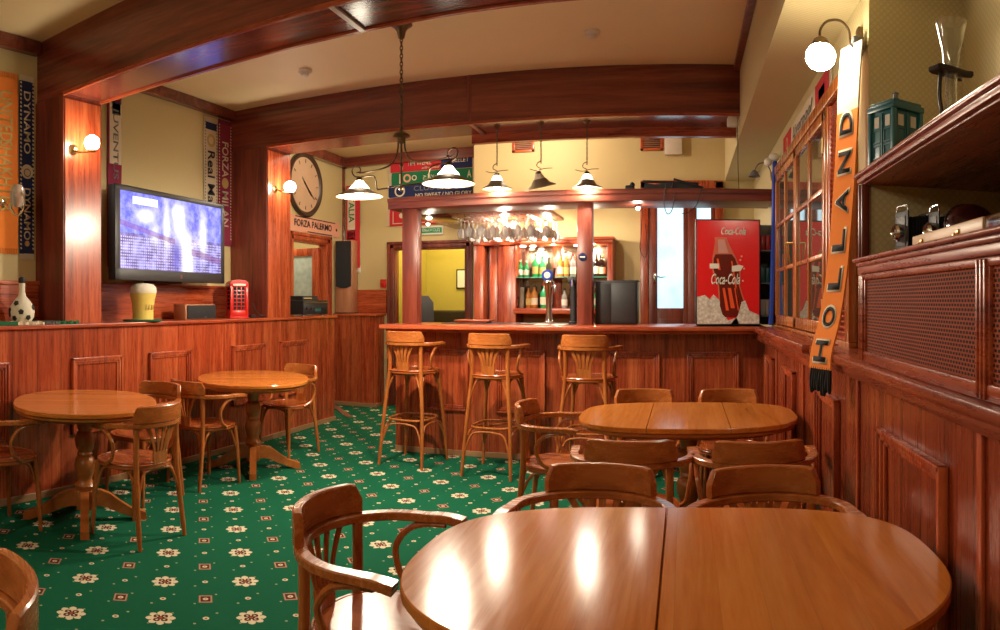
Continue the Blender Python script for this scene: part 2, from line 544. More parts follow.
# crown strips along the bulkhead, the television wall and the far walls
def trim(i, p, q, mat, bev=.006): return sbox('trim_%d' % i, p, q, mat, bev)
T_ = iter(range(1, 200))
trim(next(T_), (.40, YF, ZC-.05), (.45, 5.73, ZC), M['beamZ'])
trim(next(T_), (XT, 3.62, ZC-.10), (XT+.07, 5.73, ZC), M['beam'])
trim(next(T_), (XT0, YF, ZC-.10), (XT0+.07, 3.17, ZC), M['beam'])
trim(next(T_), (XC, 6.17, ZC-.13), (XC+.08, YBK, ZC), M['beam'])
trim(next(T_), (XC, YBK-.08, ZC-.13), (-2.457, YBK, ZC), M['beam'])
trim(next(T_), (XC, YBK-.03, 1.5), (XC+.035, YBK, ZC), M['beam'])

# beams --------------------------------------------------------------------
# front beam runs at a small angle across the room
def fy(x): return 3.17-.043*(x+3.9)
Z1 = 2.87
o = MB().prism([(XT, fy(XT)), (.5, fy(.5)), (.5, fy(.5)+.37), (XT, fy(XT)+.37)], Z1, ZC).build('trim_%d' % next(T_), M['beam'], smooth=False); struct(o)
mb = MB()
for dy in (-.006, .352):
    mb.prism([(XT+.45, fy(XL)+dy), (.45, fy(.45)+dy), (.45, fy(.45)+dy+.024), (XT+.45, fy(XL)+dy+.024)], Z1-.012, Z1+.012)
struct(mb.build('trim_%d' % next(T_), M['mahX'], smooth=False))
def cross_strip(x, f0, wid, z):
    o = MB().b2((x, f0, z-.014), (x+.035, f0+wid, z), .003).build('trim_%d' % next(T_), M['steel'], smooth=False); struct(o)
cross_strip(-1.72, fy(-1.7)+.0, .37, Z1-.001)
# second beam over the bar front
Z2 = 2.91; Y2, Y2B = 5.73, 6.17
sbox('trim_%d' % next(T_), (XT, Y2, Z2), (.5, Y2B, ZC), M['beam'])
sbox('trim_%d' % next(T_), (XL, Y2-.006, Z2-.012), (.45, Y2+.018, Z2+.012), M['mahX'])
sbox('trim_%d' % next(T_), (-1.93, Y2B-.03, Z2-.085), (.5, Y2B+.03, Z2+.02), M['mahX'])
cross_strip(-1.83, Y2, .43, Z2-.001)
sbox('trim_%d' % next(T_), (xY(467, Y2), Y2-.004, Z2+.01), (xY(471, Y2), Y2, ZC), M['beamZ'])

# columns of the half wall
def column(y0, y1, z1, i):
    mb = MB().b2((XT, y0, LEDGE), (XL, y1, z1), .004)
    struct(mb.build('trim_%d' % i, M['beamZ'], smooth=False))
column(fy(XL), fy(XL)+.37, Z1, next(T_)); column(Y2, Y2B, Z2, next(T_))
def colface(y0, y1, z1):
    mb = MB().b2((XL, y0+.012, LEDGE), (XL+.008, y1-.012, z1-.03), .002)
    struct(mb.build('trim_%d' % next(T_), M['mahZ'], smooth=False))
colface(fy(XL), fy(XL)+.37, Z1); colface(Y2, Y2B, Z2)

# half wall, its ledge and the board behind the ledge
HWE = 7.12
sbox('wall_half', (XT, YF, 0), (XL, HWE, LEDGE-.03), M['plankL'])
sbox('trim_%d' % next(T_), (XT, YF, LEDGE-.03), (XL+.035, HWE+.02, LEDGE), M['mahY'], .008)
for a, b_, xw in ((YF, 3.18, XT0), (3.56, 5.73, XT)):
    sbox('trim_%d' % next(T_), (xw, a, LEDGE), (xw+.035, b_, 1.50), M['mahY'])
    sbox('trim_%d' % next(T_), (xw, a, 1.50), (xw+.05, b_, 1.53), M['mahY'], .006)
sbox('baseboard_left', (XL, YF, 0), (XL+.016, HWE, .05), M['skirt'], .004)
# return block at the far wall
sbox('wall_corner', (XC, 8.20, 0), (-3.88, YBK, LEDGE-.03), M['plankX'])
sbox('trim_%d' % next(T_), (XC, 8.17, LEDGE-.03), (-3.85, YBK, LEDGE), M['mahX'], .006)
sbox('trim_%d' % next(T_), (XC, YBK-.03, LEDGE), (-3.84, YBK, 1.53), M['mahX'])
sbox('baseboard_back', (XC, 8.184, 0), (-3.864, YBK, .05), M['skirt'], .004)
struct(MB().prism([(-4.5, 8.10), (-3.86, 7.35), (-3.80, 7.40), (-4.45, 8.15)], 0, .008).build('trim_%d' % next(T_), M['threshold'], smooth=False))

# raised panels (one structure each: moulding frame and field)
def raised(face, axis, a0, a1, z0, z1, sgn, mat):
    """frame of stepped moulding on plane axis=face between a0..a1"""
    mb = MB()
    def bx(u0, u1, v0, v1, t):
        if axis == 'X': mb.b2((face, u0, v0), (face+sgn*t, u1, v1), .004)
        else: mb.b2((u0, face, v0), (u1, face+sgn*t, v1), .004)
    for w0, w1, t in ((0, .018, .030), (.018, .036, .022), (.036, .052, .013)):
        bx(a0+w0, a0+w1, z0+w0, z1-w0, t); bx(a1-w1, a1-w0, z0+w0, z1-w0, t)
        bx(a0+w0, a1-w0, z1-w1, z1-w0, t); bx(a0+w0, a1-w0, z0+w0, z0+w1, t)
    struct(mb.build('trim_%d' % next(T_), mat))
PB, PT = .40, .95
for u0, u1 in ((-30, 8), (71, 121), (148, 190), (231, 264), (279, 306)):
    raised(XL, 'X', yX(u0, XL), yX(u1, XL), PB+.01, PT+.015, 1, M['mahZ'])
raised(XL, 'X', 1.0, 1.6, PB, PT, 1, M['mahZ']); raised(XL, 'X', 0, .6, PB, PT, 1, M['mahZ'])

# bar --------------------------------------------------------------------------
BXL = -2.60
sbox('wall_bar_front', (BXL, YB, 0), (XR, YB+.10, 1.135), M['plankX'])
for u0, u1 in ((426, 469), (496, 545.6), (609, 660), (687, 739)):
    raised(YB, 'Y', xY(u0, YB), xY(u1, YB), PB, PT, -1, M['mahZ'])
sbox('baseboard_bar', (BXL, YB-.014, 0), (XR, YB, .05), M['skirt'], .004)
bar = thing('bar_counter', 'long red-brown wooden bar counter top with rounded front lip', 'counter', (0, 0, 0))
MB().b2((BXL-.03, 5.62, 1.135), (XR, 6.40, 1.172), .008).build('worktop', M['mahX'], bar)
MB().b2((BXL+.02, 5.66, 1.112), (XR, 5.69, 1.135), .003).build('lip_moulding', M['mahX'], bar)
MB().b2((-2.2, 6.05, 1.173), (-.95, 6.35, 1.178), .002).build('drip_surface', M['darkgrey'], bar)

# canopy over the bar
CZ0, CZ1 = 2.235, 2.325
cn = thing('bar_canopy', 'dark wooden canopy frame on square posts above the bar', 'canopy', (0, 0, 0))
MB().b2((-2.69, 5.95, CZ0), (XR+.1, 6.44, CZ1), .006).build('canopy_beam', M['canopy'], cn)
MB().b2((-2.69, 5.935, CZ1-.03), (XR+.1, 5.95, CZ1+.012), .004).build('cornice', M['canopy'], cn)
MB().b2((-2.69, 6.44, CZ0), (-2.29, YBW-.001, CZ1), .004).build('return_beam', M['beam'], cn)
for a, b_ in ((402, 417), (577, 592)):
    MB().b2((xY(a, 6.0), 6.0, 1.172), (xY(b_, 6.0), 6.12, CZ0), .006).build('post', M['beamZ'], cn)
def disc_axis(n): return Vector((0, 0, 1)).rotation_difference(Vector(n)).to_matrix()
c = onY(582.6, 257, 5.995)
bd = thing('round_badge', 'small round blue beer badge on the bar canopy post', 'badge', c)
MB().lathe([(.036, -.004), (.036, .004), (.030, .006)], 24, (0, 0, 0), disc_axis((0, -1, 0))).build('disc', M['navy'], bd)
MB().b2((-.022, -.009, -.006), (.022, -.005, .006)).build('emblem_bar', M['papersheet'], bd)

# right wall wainscot, window sill and rail -------------------------------------
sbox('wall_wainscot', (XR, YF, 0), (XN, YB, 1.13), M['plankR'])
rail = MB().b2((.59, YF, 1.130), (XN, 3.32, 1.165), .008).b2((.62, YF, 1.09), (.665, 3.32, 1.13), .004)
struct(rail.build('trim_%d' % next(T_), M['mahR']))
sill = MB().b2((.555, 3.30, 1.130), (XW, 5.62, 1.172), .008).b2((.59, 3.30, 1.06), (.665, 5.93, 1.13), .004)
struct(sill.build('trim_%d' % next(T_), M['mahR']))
for y0, y1 in ((5.15, 5.62), (4.15, 4.62), (2.95, 3.42), (1.68, 2.286), (.55, 1.22), (-.6, .1), (-1.7, -1.0)):
    raised(XR, 'X', y0, y1, PB, PT+.003, -1, M['mahZ'])
sbox('baseboard_right', (XR-.014, YF, 0), (XR, YB, .06), M['mahY'], .004)
for y in (5.0, 3.85, 2.6, 1.45):
    struct(MB().b2((XR-.012, y, .06), (XR, y+.03, 1.09), .003).build('trim_%d' % next(T_), M['mahZ']))

# window cabinet on the right wall: two glazed leaves, louvred shutters --------------
WZ0, WZ1 = 1.19, 2.40
wy = [3.16, 3.60, 4.62, 5.62, 5.86]
win = bpy.data.objects.new('window_1', None); COL.objects.link(win); struct(win)
fx0, fx1 = XW-.045, XW
mb = MB().b2((fx0-.01, wy[0]-.07, WZ1), (fx1, wy[4]+.05, WZ1+.07), .006).b2((fx0, wy[0]-.07, WZ0-.03), (fx1, wy[4]+.05, WZ0), .004)
mb.b2((fx0, wy[0]-.07, WZ0), (fx1, wy[0], WZ1), .004).b2((fx0, wy[1]-.02, WZ0), (fx1, wy[1]+.03, WZ1), .004).b2((fx0, wy[3], WZ0), (fx1, wy[3]+.04, WZ1), .004).b2((fx0, wy[4], WZ0), (fx1, wy[4]+.05, WZ1), .004)
mb.build('window_frame', M['chair'], win)
def leaf(y0, y1):
    g = .05; mb = MB()
    x0, x1 = fx0-.008, fx0+.028
    mb.b2((x0, y0, WZ0+.01), (x1, y0+g, WZ1-.01), .005).b2((x0, y1-g, WZ0+.01), (x1, y1, WZ1-.01), .005)
    mb.b2((x0, y0, WZ0+.01), (x1, y1, WZ0+.08), .005).b2((x0, y0, WZ1-.07), (x1, y1, WZ1-.01), .005)
    ym = (y0+y1)/2
    mb.b2((x0+.004, ym-.014, WZ0+.08), (x1, ym+.014, WZ1-.07), .004)
    for k in (1, 2):
        zz = WZ0+.08+(WZ1-WZ0-.15)*k/3
        mb.b2((x0+.004, y0+g, zz-.014), (x1, y1-g, zz+.014), .004)
    lf = mb.build('window_leaf', M['chair'], win)
    MB().b2((x0+.016, y0+g, WZ0+.08), (x0+.022, y1-g, WZ1-.07)).build('pane', M['pane'], lf, smooth=False)
    return lf
l1 = leaf(wy[1]+.03, wy[2]); l2 = leaf(wy[2]+.002, wy[3])
h = MB().tube([(fx0-.012, wy[2]+.03, 1.77), (fx0-.05, wy[2]+.03, 1.77), (fx0-.055, wy[2]+.09, 1.77)], .008, 8)
h.tube([(fx0-.05, wy[2]+.03, 1.77), (fx0-.045, wy[2]+.035, 1.70), (fx0-.03, wy[2]+.04, 1.63)], [.01, .008, .006], 8).build('handle', M['brass'], l2)
hg = MB()
for zz in (1.35, 2.2): hg.tube([(fx0-.014, wy[1]+.025, zz-.04), (fx0-.014, wy[1]+.025, zz+.04)], .008, 8)
build_each(hg, 'hinge', M['brass'], l1)
def louvre(y0, y1):
    mb = MB()
    mb.b2((fx0+.006, y0+.0, WZ0+.01), (fx1-.004, y0+.035, WZ1-.01), .003).b2((fx0+.006, y1-.035, WZ0+.01), (fx1-.004, y1, WZ1-.01), .003)
    z = WZ0+.03
    while z < WZ1-.03:
        mb.box(((fx0+fx1)/2+.002, (y0+y1)/2, z), (.034, y1-y0-.06, .006), 0, Matrix.Rotation(R(38), 3, 'Y')); z += .026
    mb.b2((fx1-.006, y0, WZ0), (fx1-.001, y1, WZ1))
    mb.build('louvred_shutter', M['mahZ'], win)
louvre(wy[0]+.003, wy[1]-.023); louvre(wy[3]+.042, wy[4]-.003)

# built-in shelf unit with woven panels --------------------------------------------
su = thing('wall_shelf_unit', 'dark built-in wooden shelf unit with woven cane panels above the right rail', 'shelf unit', (0, 0, 0))
SX = .615; SY = 2.43; SYN = -2.9
ZU0, ZU1 = 1.792, 1.830; ZL0, ZL1 = 1.475, 1.530
mb = MB().b2((SX+.01, SYN, ZU0), (XN, SY-.004, ZU1-.004), .004).b2((XW+.002, SY-.004, ZU0), (XN, 2.898, ZU1-.004)).b2((SX-.006, SYN, ZU0+.006), (SX+.02, SY, ZU1-.012), .005).b2((SX-.018, SYN, ZU1-.014), (SX+.02, SY+.01, ZU1), .005)
mb.build('upper_shelf', M['mahR'], su)
mb = MB().b2((SX+.01, SYN, ZL0), (XN, SY-.004, ZL1-.004), .004).b2((XW+.002, SY-.004, ZL0), (XN, 2.898, ZL1-.004)).b2((SX-.010, SYN, ZL1-.03), (SX+.02, SY+.004, ZL1-.012), .006).b2((SX-.022, SYN, ZL1-.014), (SX+.02, SY+.012, ZL1), .006)
mb.b2((SX-.004, SYN, ZL0), (SX+.02, SY, ZL1-.03), .003)
mb.build('lower_shelf', M['mahR'], su)
MB().b2((SX+.035, SY-.03, ZL1-.004), (XN, SY-.008, ZU0)).build('end_lining', M['paperR'], su, smooth=False)
mb = MB().b2((SX, SY-.045, ZL1), (SX+.03, SY-.005, ZU0), .004).b2((SX-.006, SY-.03, ZL1), (SX+.004, SY-.012, ZU0), .003)
mb.build('end_panel', M['beamZ'], su)
mb = MB()
ys = [2.40, 1.37, .34, -.69, -1.72, -2.75]
for y in ys: mb.b2((SX+.005, y-.035, 1.166), (SX+.03, y+.035, ZL0), .006)
for y in ys:
    for q in (-.02, 0, .02): mb.b2((SX-.002, y+q-.006, 1.17), (SX+.01, y+q+.006, ZL0-.005), .003)
mb.b2((SX+.003, SYN, 1.166), (SX+.03, SY-.01, 1.205), .006).b2((SX+.003, SYN, ZL0-.022), (SX+.03, SY-.01, ZL0), .006)
mb.build('panel_frame', M['mahR'], su)
for i in range(len(ys)-1):
    MB().b2((SX+.014, ys[i+1]+.035, 1.2), (SX+.022, ys[i]-.035, ZL0-.02)).build('cane_panel', M['cane'], su, smooth=False)
MB().b2((SX+.031, SYN, 1.166), (SX+.05, SY-.01, ZL0)).build('backing_board', M['beamZ'], su, smooth=False)
MB().b2((SX+.05, SY-.03, 1.166), (XW, SY-.01, ZL0)).build('lower_end_panel', M['mahZ'], su, smooth=False)

# back bar cabinet ------------------------------------------------------------------
bc = thing('back_bar_cabinet', 'reddish wooden back bar cabinet with lit bottle niche and pilasters', 'cabinet', (0, 0, 0))
CX0, CX1, CY = -2.34, -.78, 7.52
NX0, NX1 = -1.86, -.86
MB().b2((CX0, CY-.02, 2.00), (CX1, YBW, 2.06), .006).b2((CX0-.02, CY-.04, 2.04), (CX1+.02, YBW, 2.075), .006).build('header', M['mahX'], bc)
mb = MB().b2((CX0, CY, 0), (CX0+.11, YBW, 2.0), .004).b2((NX1+.02, CY, 0), (CX1, YBW, 2.0), .004)
mb.b2((CX0+.17, CY+.06, 0), (CX0+.26, YBW, 2.0), .004).b2((CX0+.28, CY+.02, 0), (NX0, YBW, 2.0), .004)
build_each(mb, 'pilaster', M['mahZ'], bc)
MB().b2((CX0+.11, CY+.2, 0), (CX0+.17, YBW, 2.0)).b2((CX0+.26, CY+.12, 0), (CX0+.28, YBW, 2.0)).build('recess_board', M['beamZ'], bc)
MB().b2((NX0, YBW-.03, 1.27), (NX1+.02, YBW-.002, 2.0)).build('mirror', M['mirror'], bc, smooth=False)
mb = MB()
for xx in (-1.50, -1.17): mb.b2((xx, YBW-.05, 1.3), (xx+.10, YBW-.03, 2.0), .003)
build_each(mb, 'back_batten', M['mahZ'], bc)
MB().b2((NX0, CY+.02, 1.635), (NX1+.02, YBW-.05, 1.645), .002).build('glass_shelf', M['shelfglass'], bc)
MB().b2((NX0-.02, CY-.01, 1.24), (NX1+.03, YBW, 1.30), .005).b2((NX0, CY+.03, 0), (NX1+.02, YBW, 1.05), .004).build('lower_shelf', M['mahX'], bc)
for u in (523, 533, 577):
    x = xY(u, CY+.12)
    MB().lathe([(.03, 0), (.034, .006), (.03, .012)], 16, (x, CY+.12, 1.986)).build('spot_lamp', M['spot'], bc)

# ---------------------------------------------------------------- doors
def casing(name, y_or_x, a0, a1, z1, axis, wdt, mat, sgn, depth=.03):
    mb = MB()
    def bx(u0, u1, v0, v1, t0, t1):
        if axis == 'X': mb.b2((y_or_x+sgn*t0, u0, v0), (y_or_x+sgn*t1, u1, v1), .005)
        else: mb.b2((u0, y_or_x+sgn*t0, v0), (u1, y_or_x+sgn*t1, v1), .005)
    for w0, w1, t in ((0, wdt*.6, depth*.6), (wdt*.6, wdt, depth)):
        bx(a0-w1, a0-w0, 0, z1+w1, -.001, t); bx(a1+w0, a1+w1, 0, z1+w1, -.001, t); bx(a0-w1, a1+w1, z1+w0, z1+w1, -.001, t)
    # lining of the opening
    bx(a0-.002, a0+.02, 0, z1, -.12, 0); bx(a1-.02, a1+.002, 0, z1, -.12, 0); bx(a0, a1, z1-.02, z1+.002, -.12, 0)
    return struct(mb.build(name, mat))
casing('door_1', YBK, BX0, BX1, BZ, 'Y', .09, M['beamZ'], -1)
casing('door_2', XC, DY0, DY1, DZ, 'X', .09, M['mahZ'], 1)
# door leaf standing open into the lobby
dl = bpy.data.objects.new('door_3', None); COL.objects.link(dl); struct(dl)
dl.location = (XC-.10, 8.0, 0); dl.rotation_euler = (0, 0, R(172))
mb = MB().b2((0, 0, 0), (.10, .04, 2.08), .004).b2((.70, 0, 0), (.80, .04, 2.08), .004).b2((.1, 0, 0), (.7, .04, .25), .004).b2((.1, 0, 1.98), (.7, .04, 2.08), .004).b2((.1, 0, 1.0), (.7, .04, 1.02), .003)
mb.build('door_leaf', M['mahZ'], dl)
MB().b2((.1, .014, .25), (.7, .022, 1.98)).build('pane', M['patglass'], dl, smooth=False)
# glazed double door behind the bar
dd = bpy.data.objects.new('door_4', None); COL.objects.link(dd); struct(dd)
yd = YBW-.055
mb = MB()
X0, X1_ = -.50, .43
mb.b2((X0, yd-.02, 0), (X0+.09, YBW, 2.72), .006).b2((X1_-.09, yd-.02, 0), (X1_, YBW, 2.72), .006).b2((X0, yd-.02, 2.64), (X1_, YBW, 2.73), .006)
mb.build('door_frame', M['mahZ'], dd)
for i, (a, b_) in enumerate(((X0+.09, .03), (.032, X1_-.09))):
    mb = MB().b2((a, yd, 0), (a+.10, YBW-.01, 2.64), .005).b2((b_-.05, yd, 0), (b_, YBW-.01, 2.64), .005)
    mb.b2((a+.1, yd, 0), (b_-.05, YBW-.01, 1.30), .005).b2((a+.1, yd, 2.5), (b_-.05, YBW-.01, 2.64), .005)
    mb.b2((a+.13, yd-.008, .3), (b_-.08, yd, 1.18), .006)
    lf = mb.build('door_leaf', M['beamZ'], dd)
    MB().b2((a+.10, yd+.015, 1.30), (b_-.05, yd+.02, 2.5)).build('pane', M['frost'], lf, smooth=False)
    if i == 0:
        xh = xY(655, yd)
        MB().tube([(xh, yd, 1.655), (xh, yd-.05, 1.655), (xh+.02, yd-.055, 1.655), (xh+.07, yd-.055, 1.645), (xh+.12, yd-.055, 1.65)], [.01, .01, .009, .008, .006], 8).box((xh, yd-.004, 1.64), (.035, .008, .12), .003).build('handle', M['chrome'], lf)
    for k in (1, 2):
        pass
exec_parts = None

# ================================================================ FURNITURE
def spl(pts, k=6):
    """Catmull-Rom through points"""
    P = [Vector(p) for p in pts]; out = []
    for i in range(len(P)-1):
        a = P[max(i-1, 0)]; b = P[i]; c = P[i+1]; d = P[min(i+2, len(P)-1)]
        for j in range(k):
            t = j/k
            out.append(.5*((2*b)+(c-a)*t+(2*a-5*b+4*c-d)*t*t+(3*b-a-3*c+d)*t*t*t))
    out.append(P[-1]); return out

def make_chair(name, label, cat, sz, top, leg_out, stool=False):
    t = thing(name, label, cat)
    W = M['chair']
    dz = top                       # height of the arm rail above the floor
    rx, ry = (.225, .215) if stool else (.268, .235)
    def arc(a, z, k=1.0, dy=0): return (rx*k*math.sin(a), -ry*k*math.cos(a)+dy, z)
    # seat: rounded plate with a raised rim
    out = []
    for i in range(40):
        a = 2*PI*i/40; ca, sa = math.cos(a), math.sin(a)
        r = .205
        out.append((r*math.copysign(abs(ca)**.86, ca)*1.02, .005+r*math.copysign(abs(sa)**.86, sa)))
    st = MB().prism(out, sz-.032, sz, None, .007)
    st.tube([(x*1.0, (y-.005)*1.0+.005, sz-.003) for x, y in out], .006, 6, closed=True)
    seat = st.build('seat', M['chairY'], t)
    MB().prism([(x*.86, (y-.005)*.86+.005) for x, y in out], sz-.001, sz+.003, None, .002).build('seat_panel', M['chairY'], seat)
    # legs
    ab = R(40) if not stool else R(44)
    px, py = rx*.965*math.sin(ab), -ry*.965*math.cos(ab)
    for s in (-1, 1):
        MB().tube(spl([(s*(px+leg_out), py-leg_out-.03, 0), (s*(px+leg_out*.6), py-leg_out*.5-.012, sz*.5), (s*px, py, sz), (s*px, py, dz-.01)], 5),
                  [.0125]*2+[.015]*4+[.017]*10, 10).build('leg', W, t)
        MB().tube([(s*(.155+leg_out), .165+leg_out, 0), (s*(.155+leg_out*.45), .165+leg_out*.45, sz*.55), (s*.152, .158, sz-.02)], [.012, .016, .018], 10).build('leg', W, t)
    # arm rail: horseshoe (armchair) or two arms (stool)
    tip = .10 if stool else .15
    n = 16
    def side(s):
        q = [(s*rx, .02, dz), (s*(rx+.006), tip*.6, dz+.002), (s*(rx+.004), tip, dz-.006)]
        return q
    back = [arc(-PI/2+PI*i/n, dz) for i in range(n+1)]
    path = list(reversed(side(-1)))+back+side(1)
    path = spl(path, 3)
    ws = [.040+.010*min(1, abs(2*i/(len(path)-1)-1)**6*1.2) for i in range(len(path))]
    MB().sweep(path, ws, .027).build('arm_rail', M['chairX'], t)
    # crest board
    n = 18; am = R(45) if not stool else R(50)
    pts = []; hs = []; hh = .096 if not stool else .092
    for i in range(n+1):
        f = i/n*2-1; a = am*f
        e = min(1, max(0, (abs(f)-.84)/.16))
        h_ = hh*(1-.50*e*e)
        pts.append(arc(a, dz+.0135+h_/2, 1.0+.03*(h_/hh), -.004)); hs.append(h_)
    MB().sweep(pts, .026, hs, ch=.3, lock=True).build('crest_rail', M['chairX'], t)
    # fan back: low plate and five slats
    pl = [(.048*math.sin(k*.5)*2*.5*(1), -ry*.86, sz+.0) for k in (0,)]
    MB().prism([(-.052, 0), (.052, 0), (.058, .075), (-.058, .075)], -.006, .006,
               Matrix.Translation((0, -ry*.84, sz-.005)) @ Matrix.Rotation(R(90+4), 4, 'X')).build('back_plate', W, t)
    for k in range(-2, 3):
        b0 = Vector((k*.021, -ry*.86, sz+.05)); a = k*R(13)
        e = Vector(arc(a, dz-.004, .985)); mid = b0.lerp(e, .5)+Vector((-k*.006, -.002, 0))
        MB().sweep(spl([b0, mid, e], 5), [.016, .017, .018, .019, .020, .021, .022, .023, .024, .026, .027], .008, up=(0, 1, 0)).build('slat', W, t)
    # bent arm supports
    for s in (-1, 1):
        q = [(s*rx, tip*.6, dz-.018), (s*rx, tip*.15, dz-.022), (s*(rx-.003), -.032, dz-.040), (s*(rx-.008), -.070, dz-.082), (s*(rx-.016), -.078, (sz+dz)/2-.01), (s*(rx-.028), -.050, sz+.035), (s*(.212), .02, sz-.008)]
        MB().tube(spl(q, 5), .011, 8).build('arm_support', W, t)
    # bentwood braces under the seat
    def P(i, z):      # leg line at height z
        s = -1 if i in (0, 3) else 1
        f = 1-z/sz
        if i < 2: return Vector((s*(px+leg_out*f), py-(leg_out+.03)*f, z))
        return Vector((s*(.152+(leg_out+.003)*f), .158+(leg_out+.007)*f, z))
    zl = sz-.20
    for i, j in ((0, 1), (1, 2), (2, 3), (3, 0)):
        a, b_ = P(i, zl), P(j, zl); m1 = P(i, sz-.06).lerp(P(j, sz-.06), .14); m2 = P(i, sz-.06).lerp(P(j, sz-.06), .86)
        mm1 = P(i, sz-.036).lerp(P(j, sz-.036), .34); mm2 = P(i, sz-.036).lerp(P(j, sz-.036), .66)
        MB().tube(spl([a, m1, mm1, mm2, m2, b_], 5), .0085, 8).build('brace', W, t)
    if stool:
        z = .385
        ring = []
        c = [P(i, z) for i in range(4)]
        ctr = sum(c, Vector())/4
        for i in range(32):
            a = 2*PI*i/32; ca, sa = math.cos(a), math.sin(a)
            ring.append((ctr.x+(abs(c[1].x)-.012)*1.06*math.copysign(abs(ca)**.6, ca), ctr.y+(abs(c[2].y-c[1].y)/2-.006)*1.06*math.copysign(abs(sa)**.6, sa), z))
        MB().tube(ring, .010, 8, closed=True).build('foot_ring', W, t)
        for i, j in ((0, 1), (1, 2), (2, 3), (3, 0)):
            a, b_ = P(i, .17), P(j, .17); m1 = P(i, .32).lerp(P(j, .32), .12); m2 = P(i, .32).lerp(P(j, .32), .88)
            mm1 = P(i, .352).lerp(P(j, .352), .34); mm2 = P(i, .352).lerp(P(j, .352), .66)
            MB().tube(spl([a, m1, mm1, mm2, m2, b_], 5), .0085, 8).build('lower_brace', W, t)
    return t

chair = make_chair('wooden_armchair', '', 'chair', .455, .682, .020)
GA = 'bentwood armchairs around the tables'
# (x, y, direction the sitter faces in degrees from +X, label)
CH = [
 (-2.93, 2.93, 180, 'bentwood armchair at the leftmost table, its back to the room centre'),
 (-3.45, 3.52, -88, 'bentwood armchair between the two left tables, facing the leftmost one'),
 (-3.53, 2.37, 88, 'bentwood armchair cut off by the left picture edge, arm and legs showing'),
 (-3.37, 4.13, 80, 'bentwood armchair on the near side of the round table below the television'),
 (-3.42, 5.36, -98, 'bentwood armchair beyond the table below the television, nearest the wooden column'),
 (-.72, 3.98, -2, 'bentwood armchair at the left end of the middle table, in front of the stools'),
 (-.235, 3.17, 91, 'bentwood armchair tucked under near side of the middle table, left one of that pair'),
 (.315, 3.15, 90, 'bentwood armchair tucked under near side of the middle table, beside the right wall'),
 (-.27, 4.46, -90, 'bentwood armchair beyond the middle table, in front of the third bar stool side'),
 (.29, 4.46, -90, 'bentwood armchair beyond the middle table, below the red drinks cooler'),
 (-.84, 1.84, 0, 'bentwood armchair at the left end of the nearest table, seat and arms fully visible'),
 (-.31, 2.28, -93, 'bentwood armchair behind the nearest table, left one of the pair facing the camera'),
 (.275, 2.25, -90, 'bentwood armchair behind the nearest table, beside the panelled right wall'),
 (-1.33, .68, -118, 'curved wooden chair back cut off at the bottom left corner'),
]
for i, (x, y, dg, lb) in enumerate(CH):
    rz = R(dg-90)
    if i == 0:
        chair.location = (x, y, 0); chair.rotation_euler = (0, 0, rz); chair['label'] = lb; chair['group'] = GA
    else: dup(chair, (x, y, 0), rz, lb, GA)
stool = make_chair('bar_stool', '', 'stool', .80, 1.022, .055, True)
ST = [(-2.27, 5.56, 83, 'bentwood bar stool at the left end of the bar counter'),
      (-1.50, 5.44, 84, 'bentwood bar stool in the middle of the row at the bar'),
      (-.74, 5.36, 86, 'bentwood bar stool nearest the black box, partly behind the middle table')]
for i, (x, y, dg, lb) in enumerate(ST):
    if i == 0:
        stool.location = (x, y, 0); stool.rotation_euler = (0, 0, R(dg-90)); stool['label'] = lb; stool['group'] = 'bar stools in front of the counter'
    else: dup(stool, (x, y, 0), R(dg-90), lb, 'bar stools in front of the counter')

def sup(a, b_, n=64, e=2.6):
    o = []
    for i in range(n):
        t = 2*PI*i/n; c, s = math.cos(t), math.sin(t)
        o.append((a*math.copysign(abs(c)**(2/e), c), b_*math.copysign(abs(s)**(2/e), s)))
    return o
def clip(out, x0, x1):
    def cut(P, xc, keep):
        r = []
        for i in range(len(P)):
            p, q = P[i], P[(i+1) % len(P)]
            ip, iq = keep(p[0]), keep(q[0])
            if ip: r.append(p)
            if ip != iq:
                t = (xc-p[0])/(q[0]-p[0]); r.append((xc, p[1]+(q[1]-p[1])*t))
        return r
    P = cut(out, x0, lambda v: v >= x0); return cut(P, x1, lambda v: v <= x1)
def make_table(label, loc, rz, a, b_, seams, ped=.30, e=2.6, group=None):
    t = thing('pedestal_table', label, 'table', loc, rz, group)
    out = sup(a, b_, 72, e)
    xs = [-9]+seams+[9]
    for i in range(len(xs)-1):
        P = clip(out, xs[i]+.0012, xs[i+1]-.0012)
        MB().prism(P, .722, .75, None, .004).build('tabletop', M['table'], t)
    MB().prism([(x*.975, y*.97) for x, y in out], .700, .7215, None, .004).build('edge_band', M['tableE'], t)
    MB().prism([(x*.86, y*.84) for x, y in out], .680, .6995, None, .003).build('apron', M['tableE'], t)
    pr = [(.10, .64), (.10, .655)]
    pr = [(.055, .17), (.060, .20), (.068, .22), (.05, .24), (.046, .26), (.060, .30), (.068, .34), (.060, .385), (.044, .40), (.05, .415), (.044, .43),
          (.058, .46), (.066, .50), (.056, .545), (.042, .56), (.048, .58), (.055, .62), (.075, .65), (.12, .665), (.12, .682)]
    MB().lathe(pr, 24).box((0, 0, .13), (.105, .105, .12), .006).build('pedestal', M['tableE'], t)
    fo = [(.045, .19), (.10, .188), (.16, .165), (.22, .12), (.29, .075), (.36, .055), (.385, .045), (.392, .0), (.35, .0), (.30, .018), (.22, .045), (.14, .08), (.09, .09), (.045, .09)]
    for k in range(4):
        m_ = Matrix.Rotation(R(90*k+ped*0), 4, 'Z') @ Matrix.Rotation(R(90), 4, 'X')
        MB().prism(fo, -.026, .026, m_).build('foot', M['tableE'], t)
    return t
def rzs(px): return R(90)-((px-685)/F)     # table turned with its long side along the diagonal of the corner
